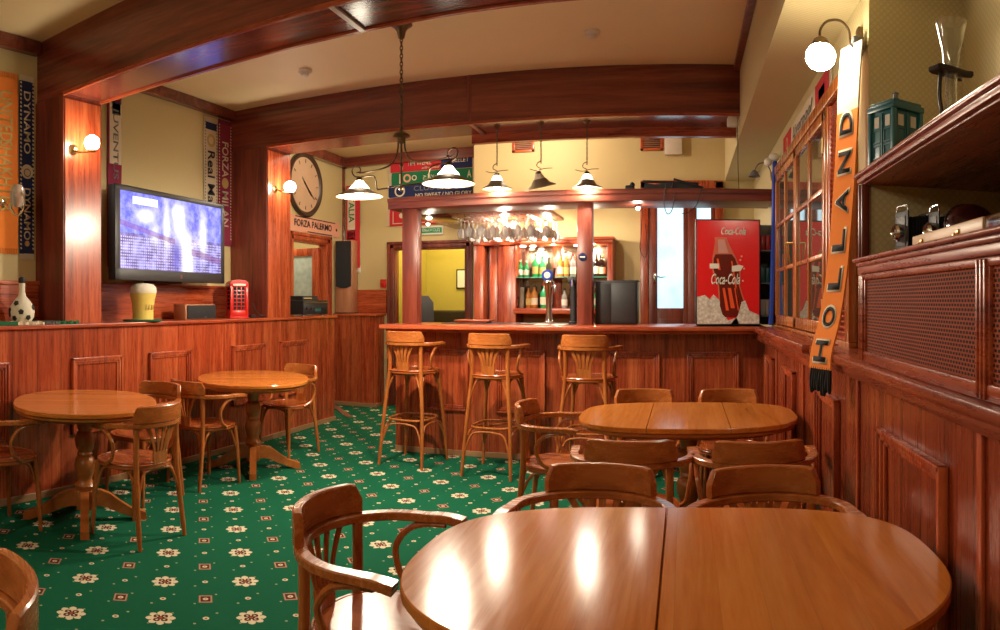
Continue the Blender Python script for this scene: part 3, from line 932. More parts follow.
make_table('oval pedestal table at the left edge, in front of the wall panelling', (-3.35, 2.90, 0), R(139), .545, .450, [0.0], e=2.3)
make_table('oval pedestal table beneath the television, further into the room', (-3.34, 4.71, 0), R(125), .58, .455, [0.0], e=2.3)
make_table('middle extended oval table with two seams, chairs on all sides', (.018, 3.90, 0), 0, .600, .455, [-.21, .21], e=2.9)
make_table('nearest large oval table with glossy top and single centre seam', (-.022, 1.67, 0), 0, .636, .468, [-.033], e=2.7)

# ================================================================ LIGHTS IN THE ROOM
LIGHTS = []
def point(loc, watt, col=(1, .86, .66), r=.05):
    l = bpy.data.lights.new('point_light', 'POINT'); l.energy = watt; l.color = col; l.shadow_soft_size = r
    o = bpy.data.objects.new('point_light', l); o.location = loc; COL.objects.link(o); return o
def area(loc, size, watt, direction, col=(1, .84, .62), sy=None):
    l = bpy.data.lights.new('area_light', 'AREA'); l.energy = watt; l.color = col; l.size = size
    if sy: l.shape = 'RECTANGLE'; l.size_y = sy
    o = bpy.data.objects.new('area_light', l); o.location = loc; COL.objects.link(o)
    o.rotation_euler = Vector(direction).to_track_quat('-Z', 'Y').to_euler(); return o

def shade(parent, c, r=.15, lit=True, tilt=None):
    """dish shade with a glass cone on top and a bulb below; c = rim height centre, local to parent"""
    ax = tilt or Matrix.Identity(3)
    s = MB().shell([(.035, .075), (.06, .055), (r*.62, .022), (r*.98, -.004), (r, -.010), (r*.98, -.012), (r*.6, .014), (.058, .047), (.03, .068)], 32, c, ax).build('lamp_shade', M['dish'], parent)
    MB().shell([(.022, .110), (.036, .092), (r*.50, .030), (r*.48, .026), (.032, .090), (.018, .105)], 28, c, ax).build('glass_cone', M['shade'] if lit else M['opal'], s)
    MB().lathe([(.006, .135), (.02, .128), (.028, .108), (.02, .10)], 16, c, ax).build('socket_cap', M['bronze'], s)
    cc = Vector(c)+ax @ Vector((0, 0, .005))
    MB().ball(cc+ax @ Vector((0, 0, .02)), .032, 16, (1.1, 1.1, 1)).build('bulb', M['glow'] if lit else M['opal'], s)
    return s

# chandelier
cx, cy = -1.93, 4.50
ch = thing('chandelier', 'bronze two-shade chandelier on a long chain over the middle of the room', 'chandelier', (cx, cy, 0))
MB().lathe([(.075, ZC), (.078, ZC-.012), (.05, ZC-.03), (.032, ZC-.055), (.022, ZC-.10), (.012, ZC-.11)], 24).build('ceiling_cup', M['bronze'], ch)
mb = MB(); z = ZC-.115; k = 0
while z > 2.58:
    rot = Matrix.Rotation(R(90), 3, 'X') if k % 2 == 0 else Matrix.Rotation(R(90), 3, 'Z') @ Matrix.Rotation(R(90), 3, 'X')
    mb.tube([Vector((0, 0, z))+rot @ Vector((.010*math.cos(2*PI*i/12), .019*math.sin(2*PI*i/12), 0)) for i in range(12)], .0035, 6, closed=True)
    z -= .028; k += 1
mb.build('chain', M['bronze'], ch)
MB().lathe([(.008, 2.60), (.012, 2.57), (.055, 2.545), (.06, 2.53), (.03, 2.52), (.03, 2.49), (.01, 2.48)], 24).tube([(0, 0, 2.48), (0, 0, 2.17)], .008, 8).ball((0, 0, 2.165), .018).ball((0, 0, 2.33), .014).build('stem', M['bronze'], ch)
dirv = Vector((.945, -.327, 0)).normalized()
for s in (-1, 1):
    d = dirv*s
    q = [Vector((0, 0, 2.52))+d*.03, Vector((0, 0, 2.44))+d*.035, Vector((0, 0, 2.37))+d*.07, Vector((0, 0, 2.335))+d*.15, Vector((0, 0, 2.325))+d*.30, Vector((0, 0, 2.33))+d*.42]
    MB().tube(spl(q, 5), .0065, 8).build('upper_arm', M['bronze'], ch)
    e = d*.42
    q = [Vector((0, 0, 2.185)), Vector((0, 0, 2.185))+d*.18, Vector((0, 0, 2.19))+d*.235, Vector((0, 0, 2.25))+d*.25, Vector((0, 0, 2.285))+d*.27, Vector((0, 0, 2.295))+d*.33, Vector((0, 0, 2.295))+d*.42]
    MB().tube(spl(q, 5), .0055, 8).build('lower_arm', M['bronze'], ch)
    q = [e+Vector((0, 0, 2.30)), e+d*.05+Vector((0, 0, 2.31)), e+d*.08+Vector((0, 0, 2.35)), e+d*.05+Vector((0, 0, 2.385)), e+Vector((0, 0, 2.37)), e-d*.01+Vector((0, 0, 2.34)), e+d*.03+Vector((0, 0, 2.335))]
    MB().tube(spl(q, 5), .005, 8).build('scroll', M['bronze'], ch)
    rr = .178
    shade(ch, (e.x, e.y, 2.165), rr)
    point((cx+e.x, cy+e.y, 2.148), 110, r=.05)

# pendants over the bar
def pendant(u, v, lit, label, tilt=None):
    Y = 5.90; p = onY(u, v, Y)
    t = thing('pendant_lamp', label, 'pendant lamp', (p.x, Y, 0), 0, 'pendant lamps over the bar')
    z0 = p.z; mb = MB(); z = Z2-.02; k = 0
    while z > z0+.20:
        rot = Matrix.Rotation(R(90), 3, 'X') if k % 2 == 0 else Matrix.Rotation(R(90), 3, 'Z') @ Matrix.Rotation(R(90), 3, 'X')
        mb.tube([Vector((0, 0, z))+rot @ Vector((.007*math.cos(2*PI*i/10), .014*math.sin(2*PI*i/10), 0)) for i in range(10)], .0028, 5, closed=True)
        z -= .021; k += 1
    mb.build('chain', M['bronze'], t)
    MB().lathe([(.03, Z2), (.03, Z2-.01), (.01, Z2-.02)], 16).build('ceiling_cup', M['bronze'], t)
    MB().tube(spl([(0, 0, z0+.215), (-.03, 0, z0+.20), (-.035, 0, z0+.17), (0, 0, z0+.150)], 6), .004, 6).tube(spl([(-.10, 0, z0+.150), (-.04, 0, z0+.135), (.03, 0, z0+.15), (.10, 0, z0+.152)], 5), .0035, 6).build('hook', M['bronze'], t)
    shade(t, (0, 0, z0), .132, lit, tilt)
    if lit: point((p.x, Y, z0-.008), 30, r=.042)
pendant(497, 188, True, 'lit pendant lamp over the bar, leftmost of the three')
pendant(541, 186, False, 'unlit tilted pendant lamp hanging between two lit ones over the bar', Matrix.Rotation(R(-10), 3, 'Y') @ Matrix.Rotation(R(12), 3, 'X'))
pendant(587, 187, True, 'lit pendant lamp over the bar, rightmost of the three')

# globe sconces on the columns
def sconce(base, ctr, nrm, label, r=.055):
    t = thing('wall_sconce', label, 'wall lamp', base)
    n = Vector(nrm); c = Vector(ctr)-Vector(base)
    MB().lathe([(.04, 0), (.04, .008), (.022, .016), (.012, .03)], 20, (0, 0, 0), disc_axis(nrm)).build('wall_plate', M['brass'], t)
    q = [n*.02, n*.06+Vector((0, 0, -.025)), c*.75+Vector((0, 0, -.05)), c+Vector((0, 0, -.062))]
    MB().tube(spl(q, 5), .007, 8).lathe([(.01, -.07), (.035, -.058), (.03, -.045)], 16, c).build('arm', M['brass'], t)
    MB().ball((c.x, c.y, c.z), r, 20).build('globe', M['globe'], t)
    return t
p = onX(73, 150, XL+.008); c = onX(92, 143, XL+.16)
sconce(p, c, (1, 0, 0), 'glowing globe wall lamp on the column left of the television')
p = onX(275, 189, XL+.008); c = onX(290, 187, XL+.16)
sconce(p, c, (1, 0, 0), 'glowing globe wall lamp on the column beside the large clock', .06)
# lamp on the right wall, on an arched gooseneck
p = onX(862, 48, XW)
c = Vector((.585, 2.98, 2.44))
t = thing('arched_wall_lamp', 'bright globe lamp on an arched bracket above the orange scarf', 'wall lamp', (XW, 3.02, 2.53))
b0 = Vector((XW, 3.02, 2.53))
MB().box((-.012, 0, 0), (.024, .05, .13), .006).build('wall_plate', M['bronze'], t)
MB().tube(spl([(-.02, 0, -.02), (-.05, 0, -.01), (-.06, 0, .05), (-.10, -.01, .085), (-.16, -.02, .075), (-.195, -.03, .03), (-.195, -.035, -.02)], 5), .006, 8).build('arm', M['bronze'], t)
MB().lathe([(.015, .04), (.03, .03), (.045, .0), (.03, .005)], 20, (-.195, -.04, -.045)).build('lamp_cup', M['bronze'], t)
MB().ball(c-b0, .066, 20, (1, 1, .9)).build('globe', M['globe'], t)
# unlit gooseneck lamp in the far right corner
t = thing('gooseneck_lamp', 'small unlit gooseneck wall lamp in the corner beside the blue scarf', 'wall lamp', (XW, 5.80, 2.42))
MB().lathe([(.03, 0), (.03, .01), (.012, .02)], 16, (0, 0, 0), disc_axis((-1, 0, 0))).tube(spl([(-.01, 0, 0), (-.06, 0, -.01), (-.07, 0, .05), (-.11, 0, .11), (-.17, 0, .10), (-.20, 0, .05)], 5), .005, 8).build('arm', M['tin'], t)
MB().shell([(.012, .05), (.03, .035), (.05, -.005), (.047, -.005), (.027, .03), (.01, .045)], 20, (-.205, 0, .0)).build('lamp_shade', M['tin'], t)

# unseen ceiling lamps added to light the near room, and lights of the bar
def fill_lamp(x, y, w_, label):
    t = thing('added_ceiling_lamp', label, 'ceiling lamp', (x, y, 0), 0, 'unseen ceiling lamps added in the near part of the room')
    MB().lathe([(.05, ZC), (.05, ZC-.02), (.012, ZC-.03), (.012, 2.68), (.03, 2.66)], 20).build('stem', M['bronze'], t)
    shade(t, (0, 0, 2.5), .16)
    point((x, y, 2.47), w_, r=.08); point((x, y, 2.70), w_*.5, r=.05)
    return t
fill_lamp(-1.5, -.8, 30, 'unseen added ceiling lamp hanging behind the photographer')
fill_lamp(-2.7, .3, 26, 'unseen added ceiling lamp hanging over the near left part of the room')
point((-1.6, 7.0, 3.26), 50, r=.05)  # fill light without a fitting, hidden behind the beam to brighten the bar wall
point((-1.45, 7.62, 1.965), 9, r=.02); point((-1.0, 7.62, 1.965), 7, r=.02)
point((-1.85, 7.0, 2.17), 30, r=.03); point((-1.40, 7.1, 2.17), 26, r=.03)
point((-3.1, 9.3, 2.7), 60, (1, .86, .55), .1)
point((-5.2, 7.7, 2.6), 26, (1, .9, .75), .1)
point((-3.4, 7.2, 3.27), 20, r=.05)  # unseen fill added above the alcove, tucked behind the second beam
for u, v, Y in ((638, 206, 6.2), (428, 219, 7.0)):
    p = onY(u, v, Y); 
    t = thing('downlight', 'small bright downlight under the canopy %s' % ('near the glass door' if u > 500 else 'near the green sign'), 'spot lamp', (p.x, Y, CZ0-.012))
    MB().lathe([(.032, .012), (.036, 0), (.026, -.012)], 16).build('housing', M['chrome'], t)
    MB().ball((0, 0, -.016), .02, 12).build('bulb', M['spot'], t)
    point((p.x, Y, CZ0-.08), 4, r=.03)

# ================================================================ TELEVISION
TVC = Vector((-3.93, 3.70, 0)); TVE = Vector((-4.06, 5.24, 0))
d = (TVE-TVC); wid = d.length; d.normalize()
nrm = Vector((d.y, -d.x, 0))
tv = thing('television', 'large flat television in grey frame showing a bright blue sports picture', 'television', (0, 0, 0))
tz0, tz1 = 1.545, 2.29
def tvm(o): return frame(o, d, nrm)
cen = (TVC+TVE)/2; cen.z = (tz0+tz1)/2
T0 = tvm(cen)
mb = MB(); mb.M = T0
hw, hh = wid/2, (tz1-tz0)/2
mb.box((0, 0, -.035), (wid, 2*hh, .06), .01)
mb.box((0, hh-.022, .002), (wid, .044, .02), .005).box((0, -hh+.045, .002), (wid, .09, .02), .005).box((-hw+.03, 0, .002), (.06, 2*hh, .02), .005).box((hw-.03, 0, .002), (.06, 2*hh, .02), .005)
mb.build('casing', M['darkgrey'], tv)
# moving picture on the screen: bright figures over a dark blue court
m, nt, b = newmat('tv_picture')
sx, sy, sz_ = xyz(coords())
def blob(cx_, cy_, rx_, ry_, p=2.0):
    ex = (sx-cx_)/rx_; ey = (sy-cy_)/ry_
    return X.m('EXPONENT', (ex*ex+ey*ey)*-1.0)
nz = noise(coords(), 9, 4, .6); nz2 = noise(coords(), 30, 3, .6)
W2, H2 = hw-.06, hh-.06
base = mix(sy.gt(-.02), (.05, .03, .22), (.08, .10, .72))
gx = (sx*42).fr().gt(.55); gy = (sy*42).fr().gt(.5)
base = mix(gx*gy*(sy.lt(-.04))*.6, base, (.75, .72, .85))
base = mix(X.m('MAXIMUM', (nz-.42)*2.2, 0.0), base, (.50, .48, 1.0))
wh = blob(.06, .10, .08, .14)+blob(-.12, .07, .04, .17)*.8+blob(.18, -.20, .07, .17)*1.2+blob(-.40, .13, .10, .05)+blob(.42, .03, .05, .2)*.7+blob(.04, .20, .07, .05)+blob(-.28, .0, .06, .1)*.4
base = mix(X.m('MINIMUM', wh+(nz2-.5)*.3, 1.0), base, (1.0, 1.0, 1.0))
dkb = blob(.02, -.16, .06, .16)*.9+blob(.30, .10, .05, .05)*.6
base = mix(X.m('MINIMUM', dkb, 1.0), base, (.04, .04, .35))
dkr = ((sx*.16+sy+.055).ab().lt(.022))*sx.lt(.0)+((sy+.09-(sx*-.15)).ab().lt(.03))*sx.gt(.24)
base = mix(X.m('MINIMUM', dkr, 1.0)*.6, base, (.14, .03, .16))
ban = (sx+.40).ab().lt(.16)*(sy-.245).ab().lt(.03)
base = mix(ban, base, (.80, .86, .95))
setp(b, (.01, .01, .01), .2, emit=base, es=1.5); M['tvpic'] = m
sc = MB().box((0, 0, 0), (wid-.12, 2*hh-.13, .006)).build('screen', M['tvpic'], tv, smooth=False)
sc.matrix_world = T0 @ Matrix.Translation((0, .022, .004))
lettering('S', .03, .03, T0 @ Matrix.Translation((.08, -hh+.045, .012)), M['chrome'], tv, 'logo')
MB().b2((XT+.05, 4.40, 1.535), (XT+.20, 4.75, 1.555), .004).box((XT+.15, 4.58, 1.62), (.12, .06, .16), .005).build('stand', M['black'], tv)

# ================================================================ THINGS ON THE LEDGE
def on_ledge(u, X_): return Vector((X_, yX(u, X_), LEDGE))
# football shaped bottle
p = on_ledge(22, -4.03)
t = thing('football_bottle', 'white football-shaped bottle with black patches and stopper on the left ledge', 'bottle', p)
MB().lathe([(.03, 0), (.06, .012), (.085, .05), (.09, .09), (.082, .13), (.055, .17), (.028, .20), (.021, .24), (.023, .29), (.02, .30)], 28).build('body', M['foam'], t)
mb = MB()
for a, zz in ((0, .09), (72, .12), (144, .07), (216, .12), (288, .07), (-36, .045), (36, .05), (-30, .15), (100, .045), (-70, .10)):
    a = R(a-40); r_ = .0905*math.sqrt(max(.1, 1-((zz-.09)/.10)**2))
    c = Vector((r_*math.cos(a), r_*math.sin(a), zz)); nn = Vector((math.cos(a), math.sin(a), (zz-.09)*6)).normalized()
    mb.lathe([(.021, -.006), (.021, .003), (.015, .005)], 5, c, disc_axis(nn))
build_each(mb, 'patch', M['black'], t)
MB().lathe([(.022, .29), (.026, .30), (.026, .325), (.015, .335)], 16).build('stopper', M['black'], t)
# green and white scarf lying along the ledge
sc_ = thing('folded_scarf', 'green and white scarf lying along the ledge beside the football bottle', 'scarf', (0, 0, 0))
def cloth_strip(y0, y1, mat, nm, seed):
    rnd = random.Random(seed); mb = MB()
    n = 22; m_ = 8; vs = []; 
    for k in range(2):
        for i in range(n+1):
            for j in range(m_+1):
                y = y0+(y1-y0)*i/n; f = j/m_
                wob = .012*math.sin(i*.9+seed)+.006*math.sin(i*2.3)
                x = XL-.13+wob*.6+f*.160; z = LEDGE+.003+.010*abs(math.sin(i*.45+j*.5+seed))
                vs.append((x, y, z+.012 if k else LEDGE+.001))
    N = (n+1)*(m_+1); fs = []
    for i in range(n):
        for j in range(m_):
            a = i*(m_+1)+j; q = (a, a+1, a+m_+2, a+m_+1)
            fs.append(q); fs.append(tuple(N+w_ for w_ in reversed(q)))
    edge = [j for j in range(m_+1)]+[i*(m_+1)+m_ for i in range(1, n+1)]+[n*(m_+1)+j for j in range(m_-1, -1, -1)]+[i*(m_+1) for i in range(n-1, 0, -1)]
    for i in range(len(edge)):
        a, b_ = edge[i], edge[(i+1) % len(edge)]
        fs.append((a, b_, b_+N, a+N))
    mb._add(vs, fs); return mb.build(nm, mat, sc_)
yy = lambda u: yX(u, XL)
cloth_strip(1.9, yy(15), M['greenknit'], 'green_end', 1)
cloth_strip(yy(15), yy(42), M['cream'], 'white_band', 2)
cloth_strip(yy(42), yy(57), M['tin'], 'grey_band', 3)
cloth_strip(yy(57), yy(77), M['greenknit'], 'green_tail', 4)
# beer glass hat on a green brim
p = on_ledge(143, -3.99)
t = thing('beer_hat', 'yellow plush beer glass hat with white foam top on a dark green brim', 'hat', p)
out = [(.145*math.cos(a)*(1+.08*math.cos(3*a)), .175*math.sin(a)) for a in [2*PI*i/30 for i in range(30)]]
MB().prism(out, 0, .016, None, .006).build('brim', M['darkgreen'], t)
MB().lathe([(.088, .014), (.084, .03), (.086, .10), (.096, .17), (.106, .215), (.108, .235)], 28).build('glass_body', M['yellow'], t)
MB().lathe([(.108, .228), (.112, .245), (.108, .275), (.085, .298), (.04, .308), (.0, .31)], 28).build('foam_top', M['foam'], t)
mb = MB()
for k, (dy, zz, w_, h_) in enumerate(((-.05, .19, .03, .012), (0, .195, .05, .012), (.045, .18, .025, .03), (-.045, .12, .008, .04), (-.02, .12, .008, .045), (.01, .115, .008, .045), (.035, .12, .008, .04))):
    a = math.atan2(dy, .09); mb.box((.091*math.cos(a)+.004*(zz > .15), .091*math.sin(a)+0, zz), (.008, w_, h_), .002, Matrix.Rotation(a, 3, 'Z'))
build_each(mb, 'face_mark', M['gold'], t)
# centre speaker
t = thing('centre_speaker', 'small wooden centre speaker with black grille on the ledge under the television', 'speaker', on_ledge(193, -4.12), R(0))
MB().b2((-.04, -.22, 0), (.10, .20, .135), .004).build('cabinet', M['walnut'], t)
MB().b2((.10, -.20, .008), (.112, .195, .127), .003).build('grille', M['grille'], t)
MB().b2((.112, .03, .016), (.114, .06, .022)).build('logo', M['tin'], t)
# red telephone box
def kiosk(name, label, cat, loc, rz, w_, h_, body, pane, signmat, dome=True, win_rows=6):
    t = thing(name, label, cat, loc, rz)
    q = w_/2
    MB().box((0, 0, .008), (w_*1.06, w_*1.06, .016), .002).box((0, 0, h_*.46), (w_*.86, w_*.86, h_*.80), .002).build('body', body, t)
    mb = MB()
    for sx_ in (-1, 1):
        for sy_ in (-1, 1): mb.box((sx_*q*.88, sy_*q*.88, h_*.43), (w_*.13, w_*.13, h_*.84), .002)
    mb.box((0, 0, h_*.86), (w_*1.04, w_*1.04, h_*.09), .003)
    for sd in range(4):
        rt = Matrix.Rotation(R(90*sd), 3, 'Z')
        mb.box(rt @ Vector((0, -q*.90, h_*.12)), tuple(abs(v) for v in rt @ Vector((w_*.8, w_*.06, h_*.16))), .001)
    mb.build('frame', body, t)
    for sd in range(4):
        rt = Matrix.Rotation(R(90*sd), 4, 'Z')
        mb = MB(); mb.M = rt
        for r_ in range(win_rows):
            for cc in range(3):
                zz = h_*(.215+.60*(r_+.5)/win_rows)
                mb.box(((cc-1)*w_*.23, -q*.875, zz), (w_*(.20 if cc == 1 else .15), .004, h_*.58/win_rows*.78))
        mb.build('window_panes', pane, t)
        mb = MB(); mb.M = rt
        mb.box((0, -q*1.05, h_*.86), (w_*.7, .003, h_*.05)); mb.build('sign_panel', signmat, t)
    if dome:
        MB().prism([(-q, 0), (-q*.98, h_*.03), (-q*.7, h_*.075), (0, h_*.10), (q*.7, h_*.075), (q*.98, h_*.03), (q, 0)], -q, q, Matrix.Translation((0, 0, h_*.90)) @ Matrix.Rotation(R(90), 4, 'X')).build('roof', body, t)
    return t
t = kiosk('toy_telephone_box', 'small red telephone box model on the ledge right of the television', 'model', on_ledge(237, -4.02), R(52), .175, .37, M['red'], M['blackcloth'], M['papersheet'])
# hi-fi stack
p = on_ledge(304, -4.08)
t = thing('stereo_amplifier', 'black stereo amplifier with silver trim on the ledge past the second column', 'amplifier', p, R(-8))
MB().b2((-.17, -.22, .015), (.17, .22, .17), .005).build('casing', M['black'], t)
MB().b2((.171, -.21, .145), (.176, .21, .156)).build('silver_strip', M['chrome'], t)
mb = MB()
for y in (-.16, -.08, .12, .17): mb.lathe([(.016, 0), (.014, .015)], 14, (.17, y, .08), disc_axis((1, 0, 0)))
build_each(mb, 'knob', M['darkgrey'], t)
MB().b2((.171, -.02, .05), (.174, .09, .08)).build('display', M['teal'], t)
mb = MB()
for sx_ in (-1, 1):
    for sy_ in (-1, 1): mb.lathe([(.02, 0), (.02, .016)], 12, (sx_*.13, sy_*.17, 0))
build_each(mb, 'foot', M['steel'], t)
t = thing('tape_player', 'smaller black device lying on top of the amplifier', 'device', p+Vector((0, -.07, .171)), R(-8))
MB().b2((-.14, -.14, 0), (.14, .13, .05), .005).build('casing', M['black'], t)
MB().b2((.141, -.12, .02), (.144, .02, .03)).build('display', M['gold'], t)
# cables on the ledge
cb = MB().tube(spl([(-3.98, yX(252, -3.98), 1.36), (-3.965, yX(255, -3.96), 1.31), (-3.955, yX(259, -3.95), 1.25), (-3.93, yX(268, -3.93), LEDGE+.016), (-3.93, yX(280, -3.93), LEDGE+.006), (-3.93, yX(288, -3.93), LEDGE+.006)], 6), .005, 6)
cb.tube(spl([(-4.0, yX(247, -4.0), LEDGE+.006), (-3.95, yX(250, -3.95), LEDGE+.008), (-3.93, yX(262, -3.93), LEDGE+.012), (-3.96, yX(285, -3.96), LEDGE+.006)], 6), .004, 6)
tag(cb.build('cable', M['cable']), 'thin black cable trailing along the ledge beside the red telephone box', 'cable')
t = tag(MB().box(on_ledge(252, -3.96)+Vector((0, 0, .016)), (.05, .07, .028), .006).build('plug', M['black']), 'small black plug on the ledge beside red telephone box', 'plug')

# tower speaker
t = thing('tower_speaker', 'tall walnut loudspeaker with long black grille in the far left corner', 'speaker', (-4.36, 8.28, LEDGE), R(6))
MB().b2((-.12, -.07, .012), (.12, .14, .97), .004).build('cabinet', M['walnut'], t)
MB().prism([(-.105, .36), (-.03, .335), (.03, .335), (.105, .36), (.105, .96), (-.105, .96)], 0, .022, Matrix.Translation((0, -.07, 0)) @ Matrix.Rotation(R(90), 4, 'X')).build('grille', M['grille'], t)
MB().b2((-.13, -.08, 0), (.13, .15, .012), .003).build('plinth', M['black'], t)

# ================================================================ CLOCK
cc = onX(306, 184.5, XC+.03)
t = thing('wall_clock', 'large round clock with aged face and dark rim on the alcove wall', 'clock', (XC, cc.y, cc.z))
ax = disc_axis((1, 0, 0))
MB().lathe([(.355, .0), (.355, .02), (.34, .022)], 48, (0, 0, 0), ax).build('face', M['clockface'], t)
MB().shell([(.40, 0), (.405, .03), (.385, .05), (.355, .04), (.335, .02), (.335, .0)], 48, (0, 0, 0), ax).build('rim', M['clockrim'], t)
mb = MB()
for k in range(12):
    a = R(30*k); mb.box((.026, .29*math.sin(a), .29*math.cos(a)), (.004, .010, .045), 0, Matrix.Rotation(-a, 3, 'X'))
build_each(mb, 'hour_mark', M['clockrim'], t)
def hand(ang, ln, w_, nm):
    a = R(ang); mb = MB()
    mb.sweep([(.030, -.05*math.sin(a), -.05*math.cos(a)), (.030, ln*.7*math.sin(a), ln*.7*math.cos(a)), (.030, ln*math.sin(a), ln*math.cos(a))], [w_, w_, w_*.3], .004, up=(1, 0, 0)); mb.build(nm, M['black'], t)
hand(132, .19, .018, 'hour_hand'); hand(128, .27, .012, 'minute_hand')
hand(-45, .12, .008, 'second_hand')

# ================================================================ SCARVES
def scarf(name, label, o, r, n, L, Wd, mat, parts, fringe=True, fr_mat=None, cat='scarf', group=None):
    """flat hanging scarf: o = centre, r = reading direction, n = towards the room, L long, Wd wide"""
    t = thing(name, label, cat, (0, 0, 0), 0, group)
    mt = frame(o, r, n)
    mb = MB(); mb.M = mt
    k = 16; vs = []; fs = []
    for s in (0, 1):
        for i in range(k+1):
            for j in range(5):
                x = -L/2+L*i/k; y = -Wd/2+Wd*j/4
                vs.append((x, y, .003*math.sin(i*1.7+j)+.002+s*.006))
    N = (k+1)*5
    for i in range(k):
        for j in range(4):
            a = i*5+j; q = (a, a+1, a+6, a+5); fs.append(q); fs.append(tuple(N+w_ for w_ in reversed(q)))
    edge = list(range(5))+[i*5+4 for i in range(1, k+1)]+[k*5+j for j in (3, 2, 1, 0)]+[i*5 for i in range(k-1, 0, -1)]
    for i in range(len(edge)):
        a, b_ = edge[i], edge[(i+1) % len(edge)]; fs.append((a, b_, b_+N, a+N))
    mb._add(vs, fs); mb.build('cloth', mat, t)
    if fringe:
        for s in (-1, 1):
            mb = MB(); mb.M = mt
            for j in range(14):
                y = -Wd/2+Wd*(j+.5)/14
                mb.box((s*(L/2+.02), y, .006), (.045, Wd/22, .004))
            mb.build('fringe', fr_mat or mat, t)
    for p_ in parts:
        if p_[0] == 'text':
            _, txt, x, y, w_, h_, pm = p_[:7]
            lettering(txt, w_, h_, mt @ Matrix.Translation((x, y, .0125)), pm, t, bold=.012, shear=p_[7] if len(p_) > 7 else 0)
        elif p_[0] == 'rect':
            _, x, y, w_, h_, pm, nm = p_
            mb = MB(); mb.M = mt; mb.box((x, y, .011), (w_, h_, .002)); mb.build(nm, pm, t, smooth=False)
        elif p_[0] == 'ring':
            _, x, y, r0, r1, pm, nm = p_
            mb = MB(); mb.M = mt; mb.shell([(r0, .010), (r1, .010), (r1, .013), (r0, .013)], 24, (x, y, 0)); mb.build(nm, pm, t)
        elif p_[0] == 'disc':
            _, x, y, r1, pm, nm = p_
            mb = MB(); mb.M = mt; mb.lathe([(r1, .010), (r1, .013)], 20, (x, y, 0)); mb.build(nm, pm, t)
        elif p_[0] == 'zig':
            _, y, pm, nm = p_
            mb = MB(); mb.M = mt
            nn = int(L/.03)
            for i in range(nn): mb.box((-L/2+.03*(i+.5), y, .011), (.016, .012, .002), 0, Matrix.Rotation(R(40), 3, 'Z'))
            mb.build(nm, pm, t, smooth=False)
    return t
UPN = (1, 0, 0)
DN = (0, 0, -1)
# left wall, in front of the first column (reading downwards)
def wallL(u0, u1, v0, v1, X_=XT):
    a = onX(u0, v0, X_+.004); b_ = onX(u1, v1, X_+.004); um = (u0+u1)/2
    zt = onX(um, v0, X_).z; zb = onX(um, v1, X_).z
    return Vector((X_+.004, (a.y+b_.y)/2, (zt+zb)/2)), zt-zb, abs(b_.y-a.y)
o, L, Wd = wallL(-8, 17.5, 78, 248, XT0)
scarf('hanging_scarf', 'orange scarf hanging at the extreme left of the wall', o, DN, UPN, L, Wd, M['orange'],
      [('text', 'SHAKHTER', .10, 0, L*.42, Wd*.5, M['gold']), ('text', 'UNITED', -L*.27, 0, L*.30, Wd*.5, M['gold']), ('rect', 0, -Wd*.42, L*.96, Wd*.06, M['black'], 'stripe')], group='scarves hanging on the walls')
o, L, Wd = wallL(19, 33.5, 82, 254, XT0)
scarf('hanging_scarf', 'navy and cream lettered scarf hanging beside the orange one, left of the column', o, DN, UPN, L, Wd, M['navy'],
      [('text', 'DYNAMO', L*.27, 0, L*.30, Wd*.46, M['cream']), ('text', 'DYNAMO', -L*.26, 0, L*.36, Wd*.46, M['cream']), ('disc', L*.0+.03, 0, Wd*.40, M['cream'], 'badge'), ('ring', L*.03, 0, Wd*.18, Wd*.24, M['navy'], 'badge_ring'),
       ('disc', L*.44, 0, Wd*.16, M['gold'], 'small_badge'), ('zig', -Wd*.42, M['cream'], 'edge_pattern'), ('zig', Wd*.42, M['cream'], 'edge_pattern')], fr_mat=M['cream'], group='scarves hanging on the walls')
o, L, Wd = wallL(107, 121, 102, 262)
scarf('hanging_scarf', 'dark red and grey scarf half hidden behind the left edge of the television', o, DN, UPN, L, Wd, M['purpleknit'],
      [('rect', -L*.30, Wd*.05, L*.38, Wd*.85, M['cream'], 'pale_field'), ('text', 'JUVENTUS', -L*.24, 0, L*.45, Wd*.48, M['tin']), ('rect', -L*.46, Wd*.1, L*.08, Wd*.6, M['navy'], 'end_block')], group='scarves hanging on the walls')
o, L, Wd = wallL(203.5, 217, 122, 240)
scarf('hanging_scarf', 'white scarf with black lettering hanging at the right of the television', o, DN, UPN, L, Wd, M['cream'],
      [('text', 'Real Madrid', L*.08, 0, L*.66, Wd*.52, M['black']), ('ring', -L*.34, 0, Wd*.18, Wd*.30, M['gold'], 'crest'), ('rect', -L*.46, 0, L*.06, Wd*.8, M['navy'], 'end_block'), ('zig', Wd*.42, M['tin'], 'edge_pattern'), ('zig', -Wd*.42, M['tin'], 'edge_pattern')], group='scarves hanging on the walls')
o, L, Wd = wallL(217.5, 231, 125, 242)
scarf('hanging_scarf', 'plum coloured scarf with pale lettering next to the dark column', o, DN, UPN, L, Wd, M['purpleknit'],
      [('text', 'FORZA', -L*.20, 0, L*.30, Wd*.46, M['cream']), ('text', 'MILAN', L*.22, 0, L*.30, Wd*.46, M['cream']), ('disc', L*.0, 0, Wd*.24, M['gold'], 'crest'), ('zig', Wd*.42, M['cream'], 'edge_pattern'), ('zig', -Wd*.42, M['cream'], 'edge_pattern')], group='scarves hanging on the walls')
